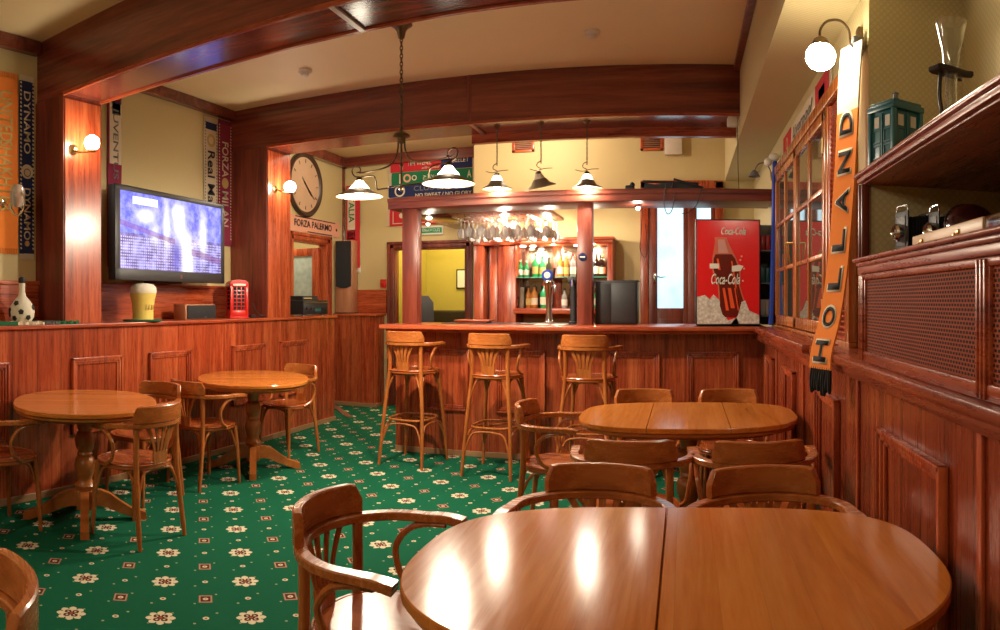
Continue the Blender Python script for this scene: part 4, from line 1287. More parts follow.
# pink scarf over the alcove door
a = onX(289, 226, XC); b_ = onX(337, 240, XC)
o = Vector((XC+.004, (a.y+b_.y)/2+.02, 2.33)); L = b_.y-a.y+.05
scarf('draped_scarf', 'pink scarf with black lettering stretched over the alcove door below the clock', o, (0, 1, 0), UPN, L, .20, M['pink'],
      [('text', 'FORZA PALERMO', -.06, .01, L*.74, .085, M['black']), ('rect', .0, .085, L*.8, .012, M['black'], 'stripe'), ('rect', .1, -.085, L*.5, .012, M['black'], 'stripe'), ('disc', L*.43, .0, .02, M['black'], 'dot')], fringe=False, group='scarves hanging on the walls')
# scarf in the corner
p0 = onY(354.5, 186, YBK); p1 = onY(354.5, 268, YBK)
L = p0.z-p1.z; Wd = xY(361, YBK)-xY(347.5, YBK)
scarf('hanging_scarf', 'red scarf with vertical lettering behind the tall corner loudspeaker', Vector(((p0.x+p1.x)/2, YBK-.036, (p0.z+p1.z)/2)), DN, (0, -1, 0), L, Wd, M['redknit'],
      [('rect', 0, -Wd*.12, L*.96, Wd*.55, M['cream'], 'pale_field'), ('text', 'ITALIA', -L*.22, -Wd*.1, L*.34, Wd*.42, M['greenknit']), ('rect', L*.26, -Wd*.12, L*.44, Wd*.55, M['orange'], 'warm_field'), ('text', 'ESPANA', L*.24, -Wd*.1, L*.38, Wd*.42, M['redknit'])], fringe=False, group='scarves hanging on the walls')
# three stretched scarves on the far wall
def wallB(u0, u1, v0, v1, Y):
    a = onY(u0, v0, Y); b_ = onY(u1, v1, Y); um = (u0+u1)/2
    zt = onY(um, v0, Y).z; zb = onY(um, v1, Y).z
    return Vector(((a.x+b_.x)/2, Y-.006, (zt+zb)/2)), b_.x-a.x, zt-zb
RX = (1, 0, 0); FN = (0, -1, 0)
o, L, Wd = wallB(391, 473, 157, 170, YBK)
scarf('stretched_scarf', 'red and black lettered scarf, topmost on the wall behind the chandelier', o, RX, FN, L, Wd, M['redknit'],
      [('rect', L*.31, 0, L*.37, Wd*.98, M['navy'], 'dark_half'), ('text', 'TIM WENZ', -L*.14, Wd*.10, L*.30, Wd*.34, M['cream']), ('text', 'BEELEY', L*.36, Wd*.12, L*.20, Wd*.34, M['cream']), ('rect', -L*.35, 0, L*.01, Wd*.7, M['cream'], 'line'), ('text', 'allround', 0, -Wd*.30, L*.22, Wd*.18, M['cream'], .3)], fr_mat=M['cream'], group='three scarves stretched on the far wall')
o, L, Wd = wallB(392, 473, 170.5, 183, YBK)
scarf('stretched_scarf', 'green scarf with white script, middle one on the wall behind the chandelier', o, RX, FN, L, Wd, M['greenknit'],
      [('ring', -L*.30, 0, Wd*.2, Wd*.34, M['pink'], 'crest'), ('ring', -L*.21, 0, Wd*.14, Wd*.22, M['cream'], 'crest'), ('rect', -L*.39, 0, L*.02, Wd*.8, M['cream'], 'bar'), ('text', 'جزائر', -L*.02, 0, L*.16, Wd*.55, M['cream']), ('text', 'A', L*.46, Wd*.05, L*.05, Wd*.6, M['cream'])], fr_mat=M['cream'], group='three scarves stretched on the far wall')
o, L, Wd = wallB(389, 473, 183.5, 198.5, YBK)
scarf('stretched_scarf', 'navy scarf reading no sweat no glory, lowest on the wall behind the chandelier', o, RX, FN, L, Wd, M['navy'],
      [('ring', -L*.36, .02, Wd*.28, Wd*.38, M['cream'], 'crest'), ('text', 'CLUB BRUGGE', L*.14, Wd*.22, L*.66, Wd*.34, M['tin']), ('text', 'NO SWEAT / NO GLORY', L*.16, -Wd*.24, L*.66, Wd*.24, M['cream'])], fringe=False, group='three scarves stretched on the far wall')
o, L, Wd = wallB(390, 452, 208, 225, YBK)
scarf('stretched_scarf', 'red scarf edged in white, half hidden behind the canopy post', o, RX, FN, L, Wd, M['redknit'],
      [('rect', 0, -Wd*.36, L*.9, Wd*.05, M['cream'], 'white_line'), ('rect', -L*.44, 0, Wd*.05, Wd*.75, M['cream'], 'white_line'), ('disc', -L*.30, Wd*.1, Wd*.16, M['cream'], 'crest'), ('disc', L*.10, -Wd*.05, Wd*.09, M['cream'], 'crest')], fr_mat=M['cream'], group='three scarves stretched on the far wall')
# exit sign
p = onY(431.5, 230.3, YBK-.02)
t = thing('exit_sign', 'small green exit sign with white edge above the far doorway', 'sign', (p.x, YBK, p.z))
MB().b2((-.16, -.03, -.058), (.16, 0, .058), .012).build('housing', M['papersheet'], t)
MB().b2((-.145, -.034, -.035), (.145, -.03, .035), .002).build('face', M['exit'], t)
lettering('ВЫХОД', .24, .045, frame((0, -.0345, 0), RX, FN), M['papersheet'], t)

# orange scarf on the right wall
top = Vector((XW-.055, 3.12, 2.46)); bot = Vector((.578, 3.47, 1.06))
t = thing('orange_scarf', 'long orange scarf with black lettering and tassels hanging by the window shutter', 'scarf', (0, 0, 0))
pts3 = [Vector((.725, 2.95, 2.49)), Vector((.715, 2.95, 2.36)), Vector((.695, 2.96, 1.95)), Vector((.665, 2.95, 1.56)), Vector((.62, 2.92, 1.31)), Vector((.568, 2.84, 1.175)), Vector((.555, 2.80, 1.10))]
path = spl(pts3, 6)
wv = Vector((.38, -.925, 0)).normalized()          # across the scarf, seen from the left it runs near to far
SW = .155
def along(path, s):
    tot = 0
    for i in range(len(path)-1):
        l = (path[i+1]-path[i]).length
        if tot+l >= s: f = (s-tot)/l; return path[i].lerp(path[i+1], f), (path[i+1]-path[i]).normalized()
        tot += l
    return path[-1], (path[-1]-path[-2]).normalized()
TOT = sum((path[i+1]-path[i]).length for i in range(len(path)-1))
def ribbon(s0, s1, w0, off, th, mat, nm, parent, n=24):
    vs = []; fs = []
    for i in range(n+1):
        p_, tt = along(path, s0+(s1-s0)*i/n); nn = tt.cross(wv).normalized()
        if nn.x > 0: nn = -nn
        fold = .006*math.sin((s0+(s1-s0)*i/n)*9)
        for a, b_ in ((-1, off), (1, off), (1, off+th), (-1, off+th)):
            vs.append(p_+wv*(a*w0/2)+nn*(b_+.004)+Vector((0, fold, 0)))
    for i in range(n):
        for j in range(4): fs.append((i*4+j, i*4+(j+1) % 4, i*4+4+(j+1) % 4, i*4+4+j))
    fs.append((3, 2, 1, 0)); fs.append(tuple(n*4+j for j in range(4)))
    mb = MB(); mb._add(vs, fs); return mb.build(nm, mat, parent)
ribbon(0, TOT*.20, SW, 0, .008, M['cream'], 'white_end', t, 10)
ribbon(TOT*.20, TOT, SW, 0, .008, M['orange'], 'cloth', t)
# letters run up the scarf
def warp_letter(s_c, mtx_w, mtx_h, ch_, pm, off):
    bm = text_mesh(ch_, mtx_w, mtx_h, .002, 0, .02)
    for v in bm.verts:
        # glyph x (reading direction) runs upwards, glyph y towards the far edge
        p_, tt = along(path, min(max(s_c-v.co.x, .001), TOT-.001)); nn = tt.cross(wv).normalized()
        if nn.x > 0: nn = -nn
        fold = .006*math.sin((s_c-v.co.x)*9)
        v.co = p_-wv*v.co.y+nn*(off+v.co.z)+Vector((0, fold, 0))
    me = bpy.data.meshes.new('letter'); bm.to_mesh(me); bm.free(); me.materials.append(pm)
    o_ = bpy.data.objects.new('letter', me); COL.objects.link(o_); o_.parent = t
word = 'HOLLAND'
for i, ch_ in enumerate(word):
    s_c = TOT*(.945-.118*i)
    warp_letter(s_c, .115, .105, ch_, M['cream'], .0125)
    warp_letter(s_c, .095, .088, ch_, M['blackcloth'], .0150)
mb = MB()
for j in range(9):
    f = (j-4)/4
    b0 = pts3[-1]+wv*(f*SW*.42)
    mb.tube(spl([b0+Vector((-.004, 0, .01)), b0+Vector((-.008, random.uniform(-.01, .01), -.035)), b0+Vector((-.01, random.uniform(-.02, .02), -.085-random.random()*.02))], 4), [.006, .007, .008, .009, .010, .010, .009, .008, .005], 6)
mb.build('tassels', M['blackcloth'], t)
mb = MB().box((.745, 2.96, 2.50), (.05, .05, .06), .008).tube([(.74, 2.96, 2.49), (.71, 2.95, 2.47)], .02, 8)
mb.build('knot', M['tin'], t)

# scarves above the window
y0 = yX(832, XW); y1 = yX(785, XW)
L = y1-y0
scarf('window_scarf', 'red, white and grey scarf stretched above the glazed window cabinet', Vector((XW-.004, (y0+y1)/2, 2.56)), (0, -1, 0), (-1, 0, 0), L, .17, M['cream'],
      [('rect', -L*.38, 0, L*.22, .165, M['redknit'], 'red_end'), ('rect', L*.38, 0, L*.22, .165, M['redknit'], 'red_end'), ('text', 'Liverpool', 0, 0, L*.44, .10, M['tin'], .3), ('ring', -L*.38, 0, .03, .05, M['gold'], 'crest'), ('rect', L*.38, 0, L*.10, .06, M['tin'], 'patch')])
# rolled blue scarf
t = thing('blue_scarf', 'blue scarf hanging straight down in the corner beside the window cabinet', 'scarf', (.70, 5.70, 0))
MB().sweep(spl([(.035, .0, 2.52), (.03, 0, 2.2), (.022, .01, 1.8), (.01, -.005, 1.4), (.0, 0, 1.185)], 6), .085, .03, up=(1, 0, 0)).build('cloth', M['blue'], t)
MB().ball((.03, 0, 2.56), .045, 12, (1, 1, .8)).ball((-.02, 0, 2.52), .035, 12).build('white_bow', M['papersheet'], t)

# ================================================================ ON THE SHELVES
# teal police-style kiosk
def kiosk2():
    w_, h_ = .150, .335
    t = thing('toy_kiosk', 'dark teal toy kiosk with small pale windows on the top right shelf', 'model', (.80, 2.58, ZU1-.003), R(24))
    q = w_/2
    MB().box((0, 0, .010), (w_*1.1, w_*1.1, .02), .003).box((0, 0, h_*.44), (w_*.88, w_*.88, h_*.82), .003).build('body', M['teal'], t)
    mb = MB()
    for sx_ in (-1, 1):
        for sy_ in (-1, 1): mb.box((sx_*q*.9, sy_*q*.9, h_*.44), (w_*.12, w_*.12, h_*.86), .003)
    mb.box((0, 0, h_*.85), (w_*1.06, w_*1.06, h_*.07), .004).box((0, 0, h_*.905), (w_*.94, w_*.94, h_*.04), .003).build('frame', M['teal'], t)
    MB()._add([(-q*.9, -q*.9, h_*.92), (q*.9, -q*.9, h_*.92), (q*.9, q*.9, h_*.92), (-q*.9, q*.9, h_*.92), (-.02, -.02, h_*.98), (.02, -.02, h_*.98), (.02, .02, h_*.98), (-.02, .02, h_*.98)],
              [(3, 2, 1, 0), (0, 1, 5, 4), (1, 2, 6, 5), (2, 3, 7, 6), (3, 0, 4, 7), (4, 5, 6, 7)]).build('roof', M['teal'], t, smooth=False)
    MB().lathe([(.014, h_*.975), (.014, h_*1.0), (.010, h_*1.0), (.010, h_*1.05), (.014, h_*1.055), (.004, h_*1.075)], 14).build('roof_lamp', M['tin'], t)
    for sd in range(4):
        rt = Matrix.Rotation(R(90*sd), 4, 'Z')
        for cx_ in (-.21, .21):
            mb = MB(); mb.M = rt
            mb.box((cx_*w_, -q*.882, h_*.70), (.027, .003, .042))
            for a in (-1, 0, 1):
                for b2 in (-1, 1): mb.box((cx_*w_+a*.0085, -q*.885, h_*.70+b2*.011), (.006, .004, .018))
            mb.build('window_panes', M['papersheet'], t)
        mb = MB(); mb.M = rt
        for cx_ in (-.21, .21):
            for zz in (.16, .36, .54):
                z0 = h_*zz
                for pth in (((-.02, -.024), (.02, -.024)), ((-.02, .024), (.02, .024)), ((-.02, -.024), (-.02, .024)), ((.02, -.024), (.02, .024))):
                    (ax_, az), (bx_, bz) = pth
                    mb.box((cx_*w_+(ax_+bx_)/2, -q*.89, z0+(az+bz)/2), (abs(bx_-ax_)+.005, .006, abs(bz-az)+.005))
        mb.box((0, -q*.90, h_*.42), (.008, .008, h_*.74)); mb.build('door_panels', M['teal'], t)
    return t
kiosk2()
# coaching glass on a wooden stand
p = Vector((.83, 1.93, ZU1-.003))
p = Vector((.875, 2.19, ZU1-.003))
t = thing('yard_glass', 'tall flared beer glass held in a dark wooden stand on the top right shelf', 'glass', p, R(20)); t.scale = (1.12, 1.12, 1.2)
MB().shell([(.012, .012), (.020, .02), (.024, .05), (.022, .10), (.0175, .17), (.018, .24), (.028, .33), (.046, .40), (.0485, .41), (.044, .398), (.026, .328), (.0155, .24), (.015, .17), (.0195, .10), (.021, .05), (.017, .024), (.0, .018), (.0, .010)], 28, closed=False).build('glass_body', M['yglass'], t)
MB().box((0, 0, .006), (.12, .10, .012), .004).tube(spl([(-.045, 0, .01), (-.038, 0, .05), (-.048, 0, .10), (-.038, 0, .15), (-.046, 0, .20), (-.04, 0, .275)], 4), .0065, 10).build('stand', M['leather'], t)
MB().prism([(-.07, -.022), (-.055, -.03), (.045, -.028), (.06, -.035), (.068, -.022), (.05, -.008), (.022, -.004), (.019, .0), (.022, .004), (.05, .008), (.068, .022), (.06, .035), (.045, .028), (-.055, .03), (-.07, .022)], .262, .277, None, .003).build('collar', M['leather'], t)
# cameras
def camera_obj(loc, rz, label, w_=.075, h_=.095, dep=.075):
    t = thing('folding_camera', label, 'camera', loc, rz, 'old folding cameras on the lower shelf')
    MB().box((dep/2+.01, 0, h_/2), (.028, w_, h_), .005).build('back_box', M['leather'], t)
    mb = MB(); n = 9
    for i in range(n):
        f = i/(n-1); s = 1-.25*abs((f*n) % 2-1)*.2-.2*(1-f)
        mb.box((-dep/2+dep*f, 0, h_*.5), (.004, w_*s*.9, h_*s*.9))
        mb.box((-dep/2+dep*f+.004, 0, h_*.5), (.004, w_*s*.78, h_*s*.78))
    mb.build('bellows', M['blackcloth'], t)
    MB().box((-dep/2-.004, 0, h_*.52), (.006, w_*.92, h_*.96), .004).build('front_plate', M['darkgrey'], t)
    MB().box((-dep/2-.008, 0, h_*.56), (.004, w_*.62, h_*.66), .002).build('shutter_plate', M['tin'], t)
    MB().shell([(.030, -.012), (.030, .018), (.022, .026), (.014, .016), (.012, -.012)], 24, (-dep/2-.010, 0, h_*.52), disc_axis((-1, 0, 0))).build('lens_ring', M['chrome'], t)
    MB().lathe([(.010, -.002), (.009, .001)], 18, (-dep/2-.010, 0, h_*.52), disc_axis((-1, 0, 0))).build('lens', M['black'], t)
    q = [(-dep/2-.004, -w_*.42, h_), (-dep/2-.004, -w_*.36, h_+.018), (-dep/2-.004, w_*.36, h_+.018), (-dep/2-.004, w_*.42, h_)]
    MB().tube(q, .0022, 6).build('wire_frame', M['chrome'], t)
    MB().box((0, 0, .003), (dep+.02, w_*.6, .006), .002).build('base_board', M['leather'], t)
    return t
camera_obj((.755, 2.22, ZL1-.003), R(10), 'old black folding camera with silver front on the lower right shelf', .10, .150, .085)
camera_obj((.80, 2.075, ZL1-.003), R(6), 'second dark folding camera behind the wooden box on the lower shelf', .08, .135, .05)
t = thing('leather_ball', 'glossy dark maroon ball resting among the cameras on the lower shelf', 'ball', (.83, 1.93, ZL1-.003))
MB().ball((0, 0, .072), .078, 24, (1, 1.15, .92)).build('body', M['maroon'], t)
MB().torus((0, 0, .072), .0785, .002, 28, 5, Matrix.Rotation(R(70), 3, 'X')).build('seam', M['leather'], t)
t = thing('wooden_box', 'flat pale wooden box with metal latches on the front of the lower shelf', 'box', (.705, 1.60, ZL1-.003), R(-1.5))
MB().b2((-.07, -.21, 0), (.05, .31, .038), .003).build('body', M['pine'], t)
mb = MB()
for y in (.22, -.06): mb.box((-.0725, y, .018), (.005, .022, .012), .002).lathe([(.005, 0), (.004, .004)], 10, (-.074, y+.012, .012), disc_axis((-1, 0, 0)))
build_each(mb, 'latch', M['brass'], t)
MB().b2((-.068, -.66, 0), (.07, -.215, .038), .003).build('dark_end', M['maroon'], t)

# ================================================================ BAR THINGS
# drinks cooler standing on the counter
FX0, FX1 = xY(695.5, 5.70), xY(760.5, 5.70)
ZB = 1.172; ZT = onY(728, 219, 5.70).z
fr_ = thing('drinks_cooler', 'red countertop drinks cooler with a cola bottle and ice on its door', 'cooler', (0, 0, 0))
MB().b2((FX0, 5.72, ZB+.02), (FX1, 6.15, ZT), .006).b2((FX0+.01, 5.74, ZB), (FX1-.01, 6.1, ZB+.02), .003).build('body', M['black'], fr_)
dr = MB().b2((FX0+.002, 5.695, ZB+.012), (FX1-.002, 5.72, ZT-.002), .004).build('door', M['black'], fr_)
DW = FX1-FX0-.024; DH = ZT-ZB-.035
dc = Vector(((FX0+FX1)/2, 5.694, (ZB+ZT)/2+.004))
DM = frame(dc, RX, FN)
mb = MB(); mb.M = DM; mb.box((0, 0, .001), (DW, DH, .003)); mb.build('red_poster', plain('cola_red', (.72, .012, .016), .18), dr, smooth=False)
# bottle outline (poster artwork)
def poster(pts_, z0, mat, nm):
    mb = MB(); mb.M = DM; mb.prism(pts_, z0, z0+.0012); return mb.build(nm, mat, dr, smooth=False)
lean = lambda pts_: [((x-y*.20+.0)*1.0, y) for x, y in pts_]
prof = [(.062, -.40), (.070, -.30), (.060, -.20), (.055, -.12), (.066, -.04), (.070, .03), (.060, .12), (.045, .20), (.032, .27), (.030, .31)]
k_ = DH/.92
outl = [(x*k_*1.6, y*k_) for x, y in prof]+[(-x*k_*1.6, y*k_) for x, y in reversed(prof)]
bm_dark = plain('cola_brown', (.13, .012, .008), .15); bm_hi = plain('cola_highlight', (.85, .10, .03), .15); bm_gl = plain('poster_glass', (.62, .30, .26), .15)
sh_ = lambda P, dx=0: [(x-(y)*.17+dx, y) for x, y in P]
poster(sh_([(x*1.12, y) for x, y in outl], -.012), .003, plain('cola_rim', (.62, .15, .09), .15), 'bottle_picture')
poster(sh_([(x, min(y, .16*k_)) for x, y in outl], -.012), .0042, bm_dark, 'bottle_cola')
for dx, w_, y0, y1 in ((-.032, .010, -.34, -.14), (.0, .014, -.32, -.14), (.034, .010, -.34, -.14), (-.038, .008, .02, .12), (.038, .006, -.38, .10)):
    dx *= 1.6; w_ *= 1.3; P = [(dx-w_, y0), (dx+w_, y0), (dx+w_*.8, y1), (dx-w_*.8, y1)]
    poster(sh_([(x*k_, y*k_) for x, y in P], -.012), .0056, bm_hi, 'bottle_glint')
poster(sh_([(x*k_*1.5, y*k_) for x, y in [(-.03, .17), (.03, .17), (.02, .29), (-.02, .29)]], -.012), .0056, bm_gl, 'bottle_neck')
m, nt, b = newmat('crushed_ice_print')
vn = nt.nodes.new('ShaderNodeTexVoronoi'); nt.links.new(coords(), vn.inputs['Vector']); vn.inputs['Scale'].default_value = 42
setp(b, mix(noise(coords(), 60, 3), mix(X(vn.outputs['Distance'])*1.3, (.85, .82, .74), (.25, .20, .15)), (.7, .65, .58)), .3); M['ice'] = m
W2_ = DW/2; H2_ = DH/2
poster([(-W2_, -H2_), (-.02, -H2_), (-.01, -H2_+.10), (-.07, -H2_+.19), (-.12, -H2_+.24), (-.15, -H2_+.20), (-.19, -H2_+.235), (-W2_, -H2_+.22)], .0035, M['ice'], 'ice_picture')
poster([(.02, -H2_), (W2_, -H2_), (W2_, -H2_+.07), (.17, -H2_+.11), (.14, -H2_+.19), (.11, -H2_+.18), (.08, -H2_+.07)], .0062, M['ice'], 'ice_picture')
poster([(-.09, -H2_), (.09, -H2_), (.07, -H2_+.05), (.0, -H2_+.03), (-.06, -H2_+.09)], .0062, M['ice'], 'ice_picture')
def dl_(txt, w_, h_, x, y, z=.0066, sh=.35): lettering(txt, w_, h_, DM @ Matrix.Translation((x, y, z)), M['papersheet'], dr, 'lettering', shear=sh, bold=.015)
dl_('Coca-Cola', .20, .062, .045, H2_-.085, .0045)
dl_('Coca-Cola', .235, .088, -.02, -.055, .0072)
poster([(-.15, .03), (-.075, .03), (-.075, .07), (-.15, .07)], .0066, M['papersheet'], 'price_sticker')
poster([(.03, .005), (.10, .01), (.125, .05), (.09, .06), (.03, .05)], .0066, M['papersheet'], 'price_sticker')
mb = MB(); mb.M = DM
for a, b_ in ((.11, .13), (.10, .10), (.12, -.07), (.13, .03)): mb.lathe([(.008, .003), (.006, .006)], 10, (a, b_, 0))
build_each(mb, 'droplet', M['pink'], dr)

# black box (till printer)
a = xY(595, 6.14); b_ = xY(637, 6.14)
t = thing('black_box', 'square black equipment box standing on the bar right of the post', 'equipment box', (0, 0, 0))
ztp = onY(616, 281, 6.14).z
MB().b2((a, 6.145, 1.172), (b_, 6.39, ztp), .012).build('casing', M['black'], t)
MB().b2((a+.01, 6.138, 1.19), ((a+b_)/2-.05, 6.145, ztp-.02), .004).b2(((a+b_)/2-.04, 6.138, 1.19), (b_-.012, 6.145, ztp-.02), .004).build('front_panel', M['darkgrey'], t)
MB().b2((a-.012, 6.17, ztp-.004), (b_+.012, 6.38, ztp+.008), .004).build('lid', M['black'], t)
# taps
p = onY(549, 319, 6.20)
t = thing('beer_tap', 'chrome beer tap tower with round blue badge on the bar', 'beer tap', (p.x, 6.20, 1.178))
MB().lathe([(.05, 0), (.05, .012), (.034, .022), (.030, .06), (.028, .18), (.033, .28), (.046, .34), (.050, .375), (.040, .39), (.015, .395)], 24).build('column', M['chrome'], t)
MB().tube(spl([(.02, -.02, .33), (.06, -.05, .335), (.065, -.055, .28)], 5), .009, 8).build('spout', M['chrome'], t)
MB().tube([(.035, 0, .36), (.055, -.01, .50)], [.008, .014], 8).build('handle', M['leather'], t)
MB().lathe([(.045, -.012), (.052, -.006), (.052, .006), (.045, .012)], 24, (-.015, 0, .435), disc_axis((0, -1, 0))).build('badge', M['blue'], t)
mb = MB(); mb.lathe([(.030, .012), (.028, .015)], 20, (-.015, 0, .435), disc_axis((0, -1, 0))); mb.build('badge_emblem', M['papersheet'], t)
p = onY(573.5, 320, 6.22)
t = thing('black_beer_tap', 'matt black beer tap tower just left of the canopy post', 'beer tap', (p.x, 6.22, 1.178))
MB().lathe([(.045, 0), (.045, .012), (.032, .02), (.030, .38), (.036, .41), (.0, .42)], 24).build('column', M['darkgrey'], t)
MB().b2((-.05, -.045, .36), (.05, .045, .42), .012).build('head', M['black'], t)
MB().tube([(0, -.045, .39), (0, -.08, .385), (0, -.083, .33)], .009, 8).build('spout', M['chrome'], t)
# bar mats, papers, tray
p0 = onZ(541, 323.5, 1.178)
for i, (u, lb) in enumerate(((543, 'pale bar mat under the chrome beer tap'), (560, 'pale bar mat between the two beer taps'))):
    x = xY(u, 5.95)
    tag(MB().box((x, 5.93, 1.176), (.12, .20, .007), .002).build('bar_mat', M['papersheet']), lb, 'bar mat', 'bar mats by the taps')
t = thing('serving_tray', 'flat wooden board lying on the left end of the bar', 'tray', (xY(474, 6.2), 6.22, 1.172))
MB().b2((-.17, -.10, .02), (.17, .10, .036), .004).b2((-.14, -.08, .0), (.14, .08, .02), .003).build('board', M['mahX'], t)
# chair and sofa in the passage room
t = thing('dark_sofa', 'dark leather sofa seen through the far doorway', 'sofa', (-3.1, 9.75, 0))
MB().b2((-.7, .05, .38), (.6, .35, 1.24), .05).build('backrest', M['leather'], t)
MB().b2((-.7, -.45, .12), (.6, .12, .45), .05).build('seat', M['leather'], t)
build_each(MB().b2((-.82, -.45, .05), (-.68, .3, .65), .05).b2((.58, -.45, .05), (.72, .3, .65), .05), 'armrest', M['leather'], t)
t = thing('high_back_chair', 'black high-backed chair beyond the doorway, just right of the left post', 'chair', (onY(421, 300, 8.9).x, 8.9, 0), R(20))
MB().prism([(-.2, .45), (.2, .45), (.17, 1.36), (.1, 1.45), (-.1, 1.45), (-.17, 1.36)], -.02, .02, Matrix.Rotation(R(90), 4, 'X')).build('backrest', M['leather'], t)
MB().b2((-.2, -.42, .42), (.2, .0, .48), .015).build('seat', M['leather'], t)
for x in (-.17, .17):
    for y in (-.38, -.02): MB().tube([(x, y, 0), (x, y, .42)], .018, 8).build('leg', M['black'], t)
p = onY(461, 279, 10.19)
t = thing('picture_frame', 'small framed picture on the olive wall beyond the doorway', 'picture', (p.x+.05, 10.19, p.z))
MB().b2((-.12, -.02, -.15), (.12, 0, .15), .004).build('frame', M['black'], t)
MB().b2((-.10, -.022, -.13), (.10, -.02, .13)).build('sheet', M['papersheet'], t)

# bottles
def bottle(kind, loc, label, h_=.28, r_=.036):
    g, glass, cap, lab = kind
    t = thing('bottle', label, 'bottle', loc, random.uniform(-.3, .3), g)
    if glass == 'sq':
        MB().box((0, 0, h_*.33), (r_*2, r_*1.5, h_*.64), .01).lathe([(.02, h_*.64), (.014, h_*.74), (.014, h_*.92)], 14).build('body', M['dglass'], t)
    else:
        MB().lathe([(r_*.9, 0), (r_, .01), (r_, h_*.55), (r_*.92, h_*.64), (r_*.42, h_*.76), (r_*.36, h_*.80), (r_*.34, h_*.96)], 18).build('body', M[glass], t)
    MB().lathe([(r_*.42, h_*.90), (r_*.42, h_*1.0)], 14).build('cap', M[cap], t)
    if glass == 'sq': MB().box((0, 0, h_*.30), (r_*1.7, r_*1.56, h_*.36), .003).build('label', M[lab], t)
    else: MB().shell([(r_*1.01, h_*.14), (r_*1.03, h_*.14), (r_*1.03, h_*.44), (r_*1.01, h_*.44)], 18).build('label', M[lab], t)
    return t
GT = 'bottles on the glass shelf'; GL = 'bottles on the lower bar shelf'
YS = 7.70
tops = [(520.5, 'gglass', 'papersheet', 'papersheet', .20, .034, 'green bottle with white label, leftmost on the glass shelf'),
        (526.5, 'gglass', 'papersheet', 'papersheet', .19, .032, 'green bottle with white label, second from left on the glass shelf'),
        (535.5, 'gglass', 'red', 'gold', .27, .036, 'tall green bottle with red cap and yellow label on the glass shelf'),
        (542.5, 'gglass', 'black', 'gold', .25, .034, 'green bottle with black cap left of the chrome tap'),
        (560.5, 'aglass', 'black', 'cream', .26, .034, 'amber bottle with cream label right of the tap, on the glass shelf'),
        (566.5, 'aglass', 'gold', 'gold', .25, .032, 'golden amber bottle above the black tap head'),
        (573.0, 'glass', 'red', 'papersheet', .26, .034, 'clear bottle with red cap left of the canopy post, glass shelf'),
        (596.5, 'dglass', 'black', 'papersheet', .27, .034, 'dark bottle with white label just right of the canopy post'),
        (602.5, 'dglass', 'gold', 'cream', .25, .034, 'dark bottle with gold cap, rightmost on the glass shelf')]
for u, gl, cp, lb_, hh_, rr_, lab in tops:
    bottle((GT, gl, cp, lb_), (xY(u, YS), YS, 1.645), lab, hh_, rr_)
lows = [(514.5, 'sq', 'black', 'cream', .21, .05, 'square dark bottle with cream label at the left of the lower shelf'),
        (528.5, 'aglass', 'black', 'gold', .25, .032, 'slim amber bottle with dark cap on the lower shelf'),
        (534.5, 'aglass', 'black', 'cream', .26, .038, 'amber bottle with cream label in the middle of the lower shelf'),
        (544.0, 'gglass', 'red', 'cream', .28, .044, 'green bottle with large cream label and red cap on the lower shelf'),
        (574.5, 'dglass', 'gold', 'cream', .26, .036, 'dark bottle beside the black tap on the lower shelf'),
        (597.5, 'gglass', 'red', 'cream', .25, .036, 'bottle just right of the canopy post on the lower shelf'),
        (564.5, 'glass', 'black', 'papersheet', .22, .034, 'short clear bottle left of the black tap on the lower shelf')]
for u, gl, cp, lb_, hh_, rr_, lab in lows:
    bottle((GL, gl, cp, lb_), (xY(u, YS-.04), YS-.04, 1.30), lab, hh_, rr_)
tag(MB().box((xY(519, 7.80), 7.80, 1.30+.12), (.13, .08, .24), .004).build('carton', M['cream']), 'cream coloured bottle carton behind the square dark bottle', 'carton')

# hanging stemware
rk = thing('glass_rack', 'wooden glass rack with metal rails under the bar canopy', 'rack', (0, 0, 0))
RZ = 2.235
MB().b2((-2.28, 6.45, RZ-.0), (-1.28, 7.35, RZ+.03), .004).build('board', M['mahX'], rk)
mb = MB()
for i in range(8):
    x = -2.22+i*.125
    for s in (-.018, .018): mb.tube([(x+s, 6.47, RZ-.035), (x+s, 7.33, RZ-.035)], .003, 6)
    for y in (6.5, 6.9, 7.3): mb.tube([(x-.018, y, RZ-.035), (x-.03, y, RZ)], .003, 5).tube([(x+.018, y, RZ-.035), (x+.03, y, RZ)], .003, 5)
mb.build('rail', M['chrome'], rk)
g0 = thing('stemmed_glass', 'clear stemmed glass hanging upside down from the rack under the bar canopy', 'glass', (0, 0, 0), 0, 'stemmed glasses hanging in the rack')
pr = [(.032, 0), (.032, .002), (.006, .006), (.004, .012), (.004, .08), (.010, .092), (.030, .115), (.036, .14), (.034, .175), (.030, .195),
      (.0285, .195), (.032, .172), (.034, .14), (.028, .117), (.006, .096), (.0, .095)]
ob = MB().shell([(r_, -z_) for r_, z_ in pr], 18, closed=False).build('bowl', M['glass'], g0)
first = True
for i in range(8):
    for j in range(6):
        if (i*5+j*3) % 7 == 0: continue
        x = -2.22+i*.125; y = 6.55+j*.14+random.uniform(-.015, .015); z = RZ-.030
        if first: g0.location = (x, y, z); first = False
        else: dup(g0, (x, y, z), 0, g0['label'], g0['group'])

